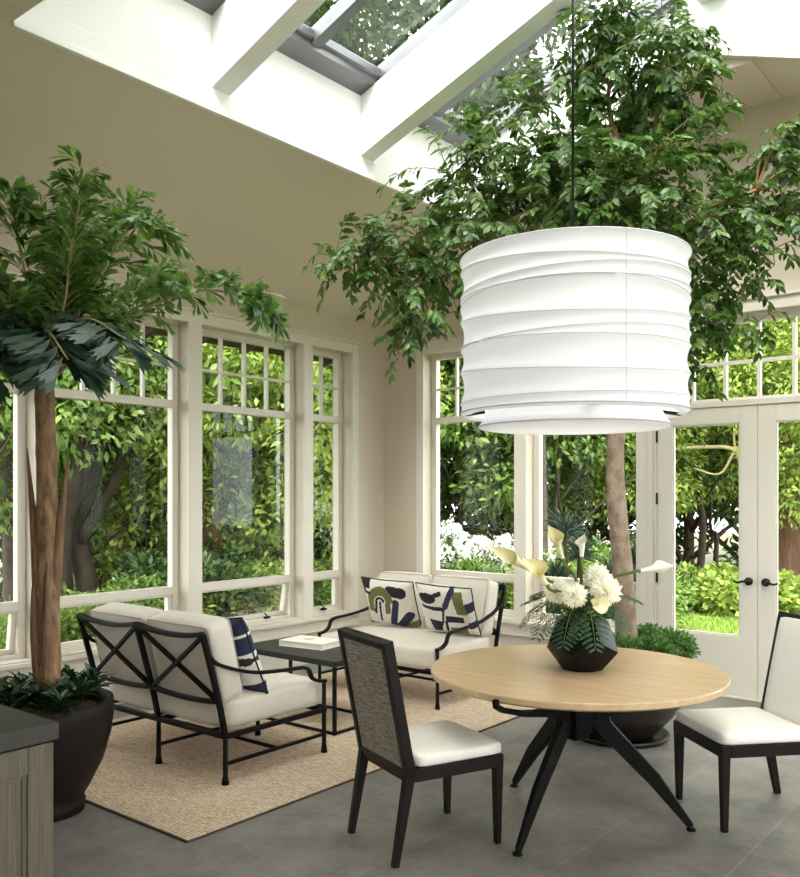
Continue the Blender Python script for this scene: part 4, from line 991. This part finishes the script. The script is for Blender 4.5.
def crown_blobs(R0, H0, z0, nb, br_):
    out = []
    for i in range(nb):
        d = rdir(1)[0]; r_ = RG.uniform(.35,1)
        out.append(((d[0]*R0*r_, d[1]*R0*r_, z0+H0/2+d[2]*H0/2*r_), tuple(np.array([1,1,.75])*br_*RG.uniform(.6,1.25))))
    return out
def make_tree(kind, m, R0, H0, z0, n, LL, nb, br_, bark, tr=.14):
    root = empty(kind)
    b = MB(); b.tube(bez([(0,0,-.4),(.05,.03,z0*.5),(-.08,.05,z0),(.1,0,z0+H0*.5)], 14), [tr*(1-.045*i) for i in range(15)], 10)
    for k in range(5):
        a = k*2.4; zz = z0*.7+.25*k; b.tube(bez([(0,.03,zz),(math.cos(a)*R0*.35,math.sin(a)*R0*.35,zz+.8),(math.cos(a)*R0*.75,math.sin(a)*R0*.75,zz+1.5)], 8), [tr*.3*(1-.09*i) for i in range(9)], 6)
    b.build('trunk', bark, root, smooth=True)
    clump_mesh('foliage', crown_blobs(R0,H0,z0,nb,br_), n, LL, LL*.5, m, root, droop=.5)
    return root
def make_shrub(kind, m, R0, H0, n, LL, nb=22, br_=.28, parts=None):
    root = empty(kind)
    b = MB()
    for k in range(6):
        a = k*1.05; b.tube([(0,0,-.3),(math.cos(a)*R0*.3,math.sin(a)*R0*.3,H0*.35),(math.cos(a)*R0*.6,math.sin(a)*R0*.6,H0*.7)], [.02,.014,.007], 5)
    b.build('stem', M['trunk_dark'], root)
    bl = [((x*R0*.8,y*R0*.8,H0*.15+z*H0*.7), (br_,br_,br_*.8)) for x,y,z in [(RG.uniform(-1,1)*.8,RG.uniform(-1,1)*.8,RG.uniform(0,1)) for _ in range(nb)]]
    clump_mesh('foliage', bl, n, LL, LL*.45, m, root)
    return root, bl
used = {}
def place(key, maker, loc, rz, sc, label, cat, group=None):
    if key not in used: o = maker(); used[key] = o
    else: o = copy_tree(used[key])
    o.location = loc; o.rotation_euler = (0,0,rz); o.scale = (sc,sc,sc) if not hasattr(sc,'__len__') else sc
    tag(o, label, cat, group)
    if not group and 'group' in o: del o['group']
    return o
mk_lime = lambda: make_tree('garden_tree', M['g_lime'], 2.0, 4.6, .7, 17000, .12, 80, .55, M['trunk_dark'], .06)
mk_mid = lambda: make_tree('garden_tree', M['g_mid'], 2.2, 5.2, 1.5, 17000, .13, 80, .6, M['trunk_dark'], .08)
mk_dark = lambda: make_tree('evergreen_tree', M['g_dark'], 2.8, 8.5, -.3, 14000, .22, 90, .8, M['trunk_red'], .20)
mk_sh = lambda: make_shrub('garden_shrub', M['g_mid'], .9, 1.0, 4500, .085)[0]
mk_shl = lambda: make_shrub('garden_shrub', M['g_lime'], .9, 1.0, 4500, .085)[0]
mk_shd = lambda: make_shrub('garden_shrub', M['g_dark'], .9, 1.0, 4500, .10)[0]
G = -.25
def at(px, dep): # lateral/depth in plan from the doorway viewpoint, metres
    r_ = (px-400)/870; return (dep*(.777*r_-.629), dep*(.629*r_+.777), G)
trees = [
 # left garden
 ('mid', at(-60,9.5), 1.0, 'mid green tree at the left edge, behind the palm trunk'),
 ('mid', at(95,11.2), 1.05, 'leafy tree hanging over the forked trunks outside the wide left window'),
 ('lime', at(150,12.6), 1.0, 'light green tree above the brown trunks in the left window'),
 ('lime', at(215,13.2), 1.1, 'yellow green tree filling the second full window'),
 ('lime', at(285,12.0), .95, 'bright weeping tree at the right of the second full window'),
 ('lime', at(330,14.5), 1.2, 'yellow green tree behind the narrow corner window'),
 ('dark', at(20,15.5), 1.0, 'dark evergreen at the far left behind the palm'),
 ('dark', at(120,17.5), 1.15, 'dark evergreen beyond the brown trunks'),
 ('dark', at(235,17.5), 1.1, 'dark evergreen behind the yellow green tree'),
 ('dark', at(330,18.5), 1.2, 'tall dark evergreen beyond the corner of the room'),
 ('mid', at(30,12.5), .9, 'loose green tree outside the first left window'),
 ('lime', at(180,16), 1.3, 'tall yellowish tree between the evergreens on the left'),
 # back garden
 ('mid', at(455,15.0), 1.1, 'mid green tree above the white blossom at the back window'),
 ('lime', at(500,16.5), 1.1, 'yellow green tree behind the lantern at the back window'),
 ('mid', at(560,14.5), 1.0, 'green tree behind the bouquet and the ficus trunk'),
 ('dark', at(430,20), 1.2, 'dark evergreen beyond the first back window'),
 ('dark', at(540,20), 1.2, 'dark evergreen beyond the ficus trunk'),
 ('lime', at(620,15.5), .95, 'yellow green tree just left of the glazed doors'),
 ('mid', at(700,16.5), .95, 'green tree seen through the left glazed door'),
 ('lime', at(715,18.2), 1.0, 'bright maple like tree over the bank in the left glazed door'),
 ('dark', at(690,20.5), 1.2, 'dark evergreen behind the ivy bank at the left door'),
 ('lime', at(812,13.9), (.8,.8,.9), 'lime tree whose low leaves hang in front of the broad trunk at the right door'),
 ('mid', at(800,17.0), 1.1, 'green tree seen through the right glazed door'),
 ('dark', at(800,20), 1.2, 'dark evergreen at the right edge beyond the right door'),
 ('dark', at(380,22), 1.4, 'farthest evergreen, behind the corner of the room'),
 ('dark', at(620,21), 1.3, 'dark evergreen behind the tree left of the doors'),
 ('dark', at(760,22), 1.35, 'tallest evergreen beyond the door handles'),
]
mk = {'lime':mk_lime,'mid':mk_mid,'dark':mk_dark}
for i, (k, loc, s, lab) in enumerate(trees): place(k, mk[k], (loc[0],loc[1],loc[2]+(.7 if k != 'dark' and i in (17,18,19,21,22) else 0)), i*1.37, s, lab, 'tree')
# trees leaning over the skylight
mk_ov = lambda: make_tree('overhanging_tree', M['g_dark'], 2.6, 3.6, 6.6, 9000, .17, 60, .55, M['trunk_dark'], .2)
for i,(loc,lab) in enumerate([((-8.6,8.6,G),'tall tree seen through the skylight above the left beam'),((-6.6,11.4,G),'tall tree seen through the skylight beside the ficus'),((-10.8,5.6,G),'tall tree glimpsed through the skylight at the top edge')]):
    place('ov', mk_ov, loc, i*2.1, 1.0 if i else 1.1, lab, 'tree')
# named trunks in front of the foliage
def trunk(name, pts, r0, r1, m, label, forks=()):
    root = empty(name, pts[0], 0, label, 'tree'); o = Vector(pts[0])
    b = MB(); q = bez([Vector(p)-o for p in pts], 16); b.tube(q, [r0+(r1-r0)*i/16+random.uniform(-.008,.008) for i in range(17)], 12); b.build('trunk', m, root, smooth=True)
    for fp, fr0, fr1 in forks:
        b = MB(); q = bez([Vector(p)-o for p in fp], 12); b.tube(q, [fr0+(fr1-fr0)*i/12 for i in range(13)], 8); b.build('branch', m, root, smooth=True)
    return root
x,y,_ = at(62,10.6); trunk('mossy_trunk', [(x,y,G),(x-.05,y,.6),(x+.02,y,1.3),(x+.22,y+.15,2.1),(x+.3,y+.2,3.6)], .17, .09, M['trunk_dark'], 'dark mossy trunk, left of the pair outside the wide left window', [([(x,y,1.1),(x-.35,y-.3,2.0),(x-.6,y-.5,3.2)],.09,.05)])
x,y,_ = at(88,10.9); trunk('mossy_trunk', [(x,y,G),(x,y,.5),(x-.15,y-.1,1.2),(x+.05,y+.05,1.9),(x+.35,y+.25,3.4)], .16, .07, M['trunk_dark'], 'dark mossy trunk, right of the pair outside the wide left window', [([(x-.1,y-.1,1.0),(x+.25,y+.2,1.8),(x+.6,y+.5,2.9)],.08,.04)])
x,y,_ = at(129,13.5); trunk('brown_trunk', [(x,y,G),(x,y,1.5),(x,y,4)], .34, .28, M['trunk_red'], 'thick reddish brown trunk, left one in the middle of the left window')
x,y,_ = at(149,14.2); trunk('brown_trunk', [(x,y,G),(x+.1,y,1.5),(x+.3,y+.2,4)], .30, .22, M['trunk_red'], 'reddish brown trunk leaning right in the left window')
x,y,_ = at(212,11.9); trunk('brown_trunk', [(x,y,G),(x,y,1.5),(x-.1,y-.08,2.6),(x-.35,y-.3,4.5)], .13, .22, M['trunk_red'], 'pinkish brown trunk high up in the second full window')
x,y,_ = at(795,14.6); trunk('brown_trunk', [(x,y,G),(x,y,1.0),(x+.05,y,4)], .42, .36, M['trunk_red'], 'broad reddish trunk at the right edge behind the right door')
x,y,_ = at(740,14.3); trunk('bare_branch_tree', [(x+.3,y,G),(x+.25,y,1.2),(x,y,2.3),(x-.55,y-.1,2.45),(x-1.2,y-.3,2.4)], .07, .02, M['twig_pale'], 'pale bare branches crossing the top of the left glazed door', [([(x-.1,y,2.35),(x-.3,y-.1,2.0),(x-.7,y-.2,2.1)],.025,.01),([(x,y,2.3),(x+.35,y+.1,2.9),(x+.5,y,3.4)],.03,.012),([(x+.2,y,1.6),(x-.1,y,2.6),(x+.1,y,3.3)],.03,.012)])
# shrubs
shr = [
 ('m', at(15,8.6),.8,'low green shrub right outside the first left window'), ('l', at(60,9.0),.8,'yellow green shrub at the foot of the palm window'), ('m', at(115,9.6),.9,'leafy shrub outside the low left window'),
 ('d', at(160,10.4),1.15,'dark glossy shrub at the right of the wide left window'), ('l', at(105,12.0),1.1,'bright shrub beneath the brown trunks'), ('m', at(205,10.6),.9,'green shrub behind the open awning window'),
 ('l', at(255,10.8),1.05,'light shrub in the middle of the second full window'), ('d', at(225,11.6),1.3,'dark shrub at the left foot of the second full window'), ('m', at(298,11.2),1.0,'green shrub at the right foot of the second full window'),
 ('m', at(335,11.4),.85,'green shrub beneath the narrow corner window'), ('d', at(455,11.6),.9,'dark shrub beneath the white blossom behind the corner loveseat'), ('m', at(505,12.0),.95,'green shrub right of the white blossom'),
 ('l', at(555,11.6),1.0,'yellow shrub behind the spiky plants'), ('m', at(600,12.3),1.1,'green shrub behind the ficus trunk'), ('d', at(612,13.8),1.2,'dark shrub behind the ficus trunk, lower than the yellow shrub')]
mks = {'m':('sm',mk_sh),'l':('sl',mk_shl),'d':('sd',mk_shd)}
for i,(k,loc,s,lab) in enumerate(shr): place(mks[k][0], mks[k][1], loc, i*.9, (s*1.15,s*1.15,s), lab, 'shrub')
# white rhododendrons
def mk_rh():
    root, bl = make_shrub('flowering_shrub', M['g_dark'], 1.2, 1.25, 5000, .09, 26, .30)
    bl2 = [((c[0],c[1],c[2]+.08),(r_[0]*1.0,r_[1]*1.0,r_[2]*.9)) for c, r_ in bl if c[2] > .45]
    Ps=[];Ds=[]
    for c, r_ in bl2:
        for _ in range(16):
            d = rdir(1)[0]; d[2] = abs(d[2]); p = np.array(c)+d*np.array(r_)*1.08
            k = 26; e = rdir(k); Ps.append(p+e*.045); Ds.append(e+d)
    P = np.concatenate(Ps); D = np.concatenate(Ds); leaves('blossom', T_KITE, P, D, rdir(len(P)), .05, .04, M['g_white'], root); return root
x,y,_ = at(325,12.2); place('rh', mk_rh, (x,y,G+.35), .3, (.75,.75,1.25), 'white flowering shrub outside the narrow corner window', 'flowering shrub')
x,y,_ = at(455,13.4); place('rh', mk_rh, (x,y,G), 1.9, (1.05,1.05,1.1), 'white flowering shrub seen above the corner loveseat, left of two', 'flowering shrub')
x,y,_ = at(512,14.0); place('rh', mk_rh, (x,y,G-.1), 3.2, (1.0,1.0,1.05), 'white flowering shrub at the back window, right of two', 'flowering shrub')
# ivy bank behind the lawn
bl = [((RG.uniform(-7.2,5.5), 0, 0), (.5,.4,.3)) for _ in range(70)]
bl = [((c[0], 14.3+RG.uniform(-.5,.9)+(.1*c[0] if c[0] < 0 else 0), RG.uniform(.0,.4)-.2), r_) for c, r_ in bl]
o = clump_mesh('ivy_bank', bl, 26000, .13, .10, M['g_lime'], None); tag(o, 'bank of bright green ivy along the far edge of the lawn', 'ivy', kind='stuff')
# spiky blade plants outside the back window
def mk_yu():
    root = empty('spiky_plant'); P=[];D=[];U=[];L=[]; st = MB()
    for (cx_,cy_,cz_) in ((0,0,1.25),(-.28,.1,1.0),(.3,.05,1.05),(.12,-.15,.75),(-.12,-.1,1.5),(.35,.1,.6),(-.3,0,.55)):
        st.tube([(cx_*.3,cy_*.3,0),(cx_*.8,cy_*.8,cz_*.6),(cx_,cy_,cz_)], .02, 6)
        for i in range(46):
            a = i*2.4; el = -.3+1.6*i/46; d = Vector((math.cos(a)*math.cos(el),math.sin(a)*math.cos(el),math.sin(el))); P.append((cx_,cy_,cz_)); D.append(d); U.append((0,0,1)); L.append(random.uniform(.22,.36))
    st.build('stem', M['trunk_dark'], root); L = np.array(L); leaves('blades', T_BLADE, P, D, U, L, .022, M['g_yucca'], root); return root
place('yu', mk_yu, (-4.22,8.15,G), .2, 1.0, 'spiky grey green plant outside the window, just behind the bouquet', 'plant')
place('yu', mk_yu, (-3.72,8.45,G), 2.2, .95, 'spiky grey green plant outside, nearer the ficus trunk', 'plant')

# ------------------------------------------------------------------ light
w = bpy.data.worlds.new('overcast'); SC.world = w; w.use_nodes = True; nt = w.node_tree; nt.nodes.clear()
out = nt.nodes.new('ShaderNodeOutputWorld'); bg = nt.nodes.new('ShaderNodeBackground'); tc = nt.nodes.new('ShaderNodeTexCoord'); sp = nt.nodes.new('ShaderNodeSeparateXYZ'); rp = nt.nodes.new('ShaderNodeValToRGB')
nt.links.new(tc.outputs['Generated'], sp.inputs[0]); nt.links.new(sp.outputs[2], rp.inputs[0])
rp.color_ramp.elements[0].position = 0; rp.color_ramp.elements[0].color = (.75,.82,.85,1); rp.color_ramp.elements[1].position = .5; rp.color_ramp.elements[1].color = (1,.975,.935,1)
nt.links.new(rp.outputs[0], bg.inputs[0]); bg.inputs[1].default_value = 3.0; nt.links.new(bg.outputs[0], out.inputs[0])
sd = bpy.data.lights.new('sun', 'SUN'); sd.energy = 3.6; sd.angle = R(30); sd.color = (1,.96,.88)
so = bpy.data.objects.new('sun', sd); COL.objects.link(so); so.rotation_euler = Vector((.32,-.50,.85)).to_track_quat('Z','Y').to_euler()

# ------------------------------------------------------------------ camera
cam = bpy.data.cameras.new('camera'); co = bpy.data.objects.new('camera', cam); COL.objects.link(co)
co.location = (0,0,1.65); co.rotation_euler = (R(90),0,math.atan2(.629,.777))
cam.sensor_fit = 'HORIZONTAL'; cam.sensor_width = 36; cam.lens = 870/800*36; cam.shift_y = 56.5/800; cam.clip_end = 200
SC.camera = co
SC.cycles.max_bounces = 12; SC.cycles.diffuse_bounces = 6; SC.cycles.transparent_max_bounces = 16
vs = SC.view_settings; vs.view_transform = 'Standard'; vs.look = 'None'; vs.gamma = 1; vs.use_curve_mapping = False; vs.exposure = 1.3
print('ficus leaves', NF)
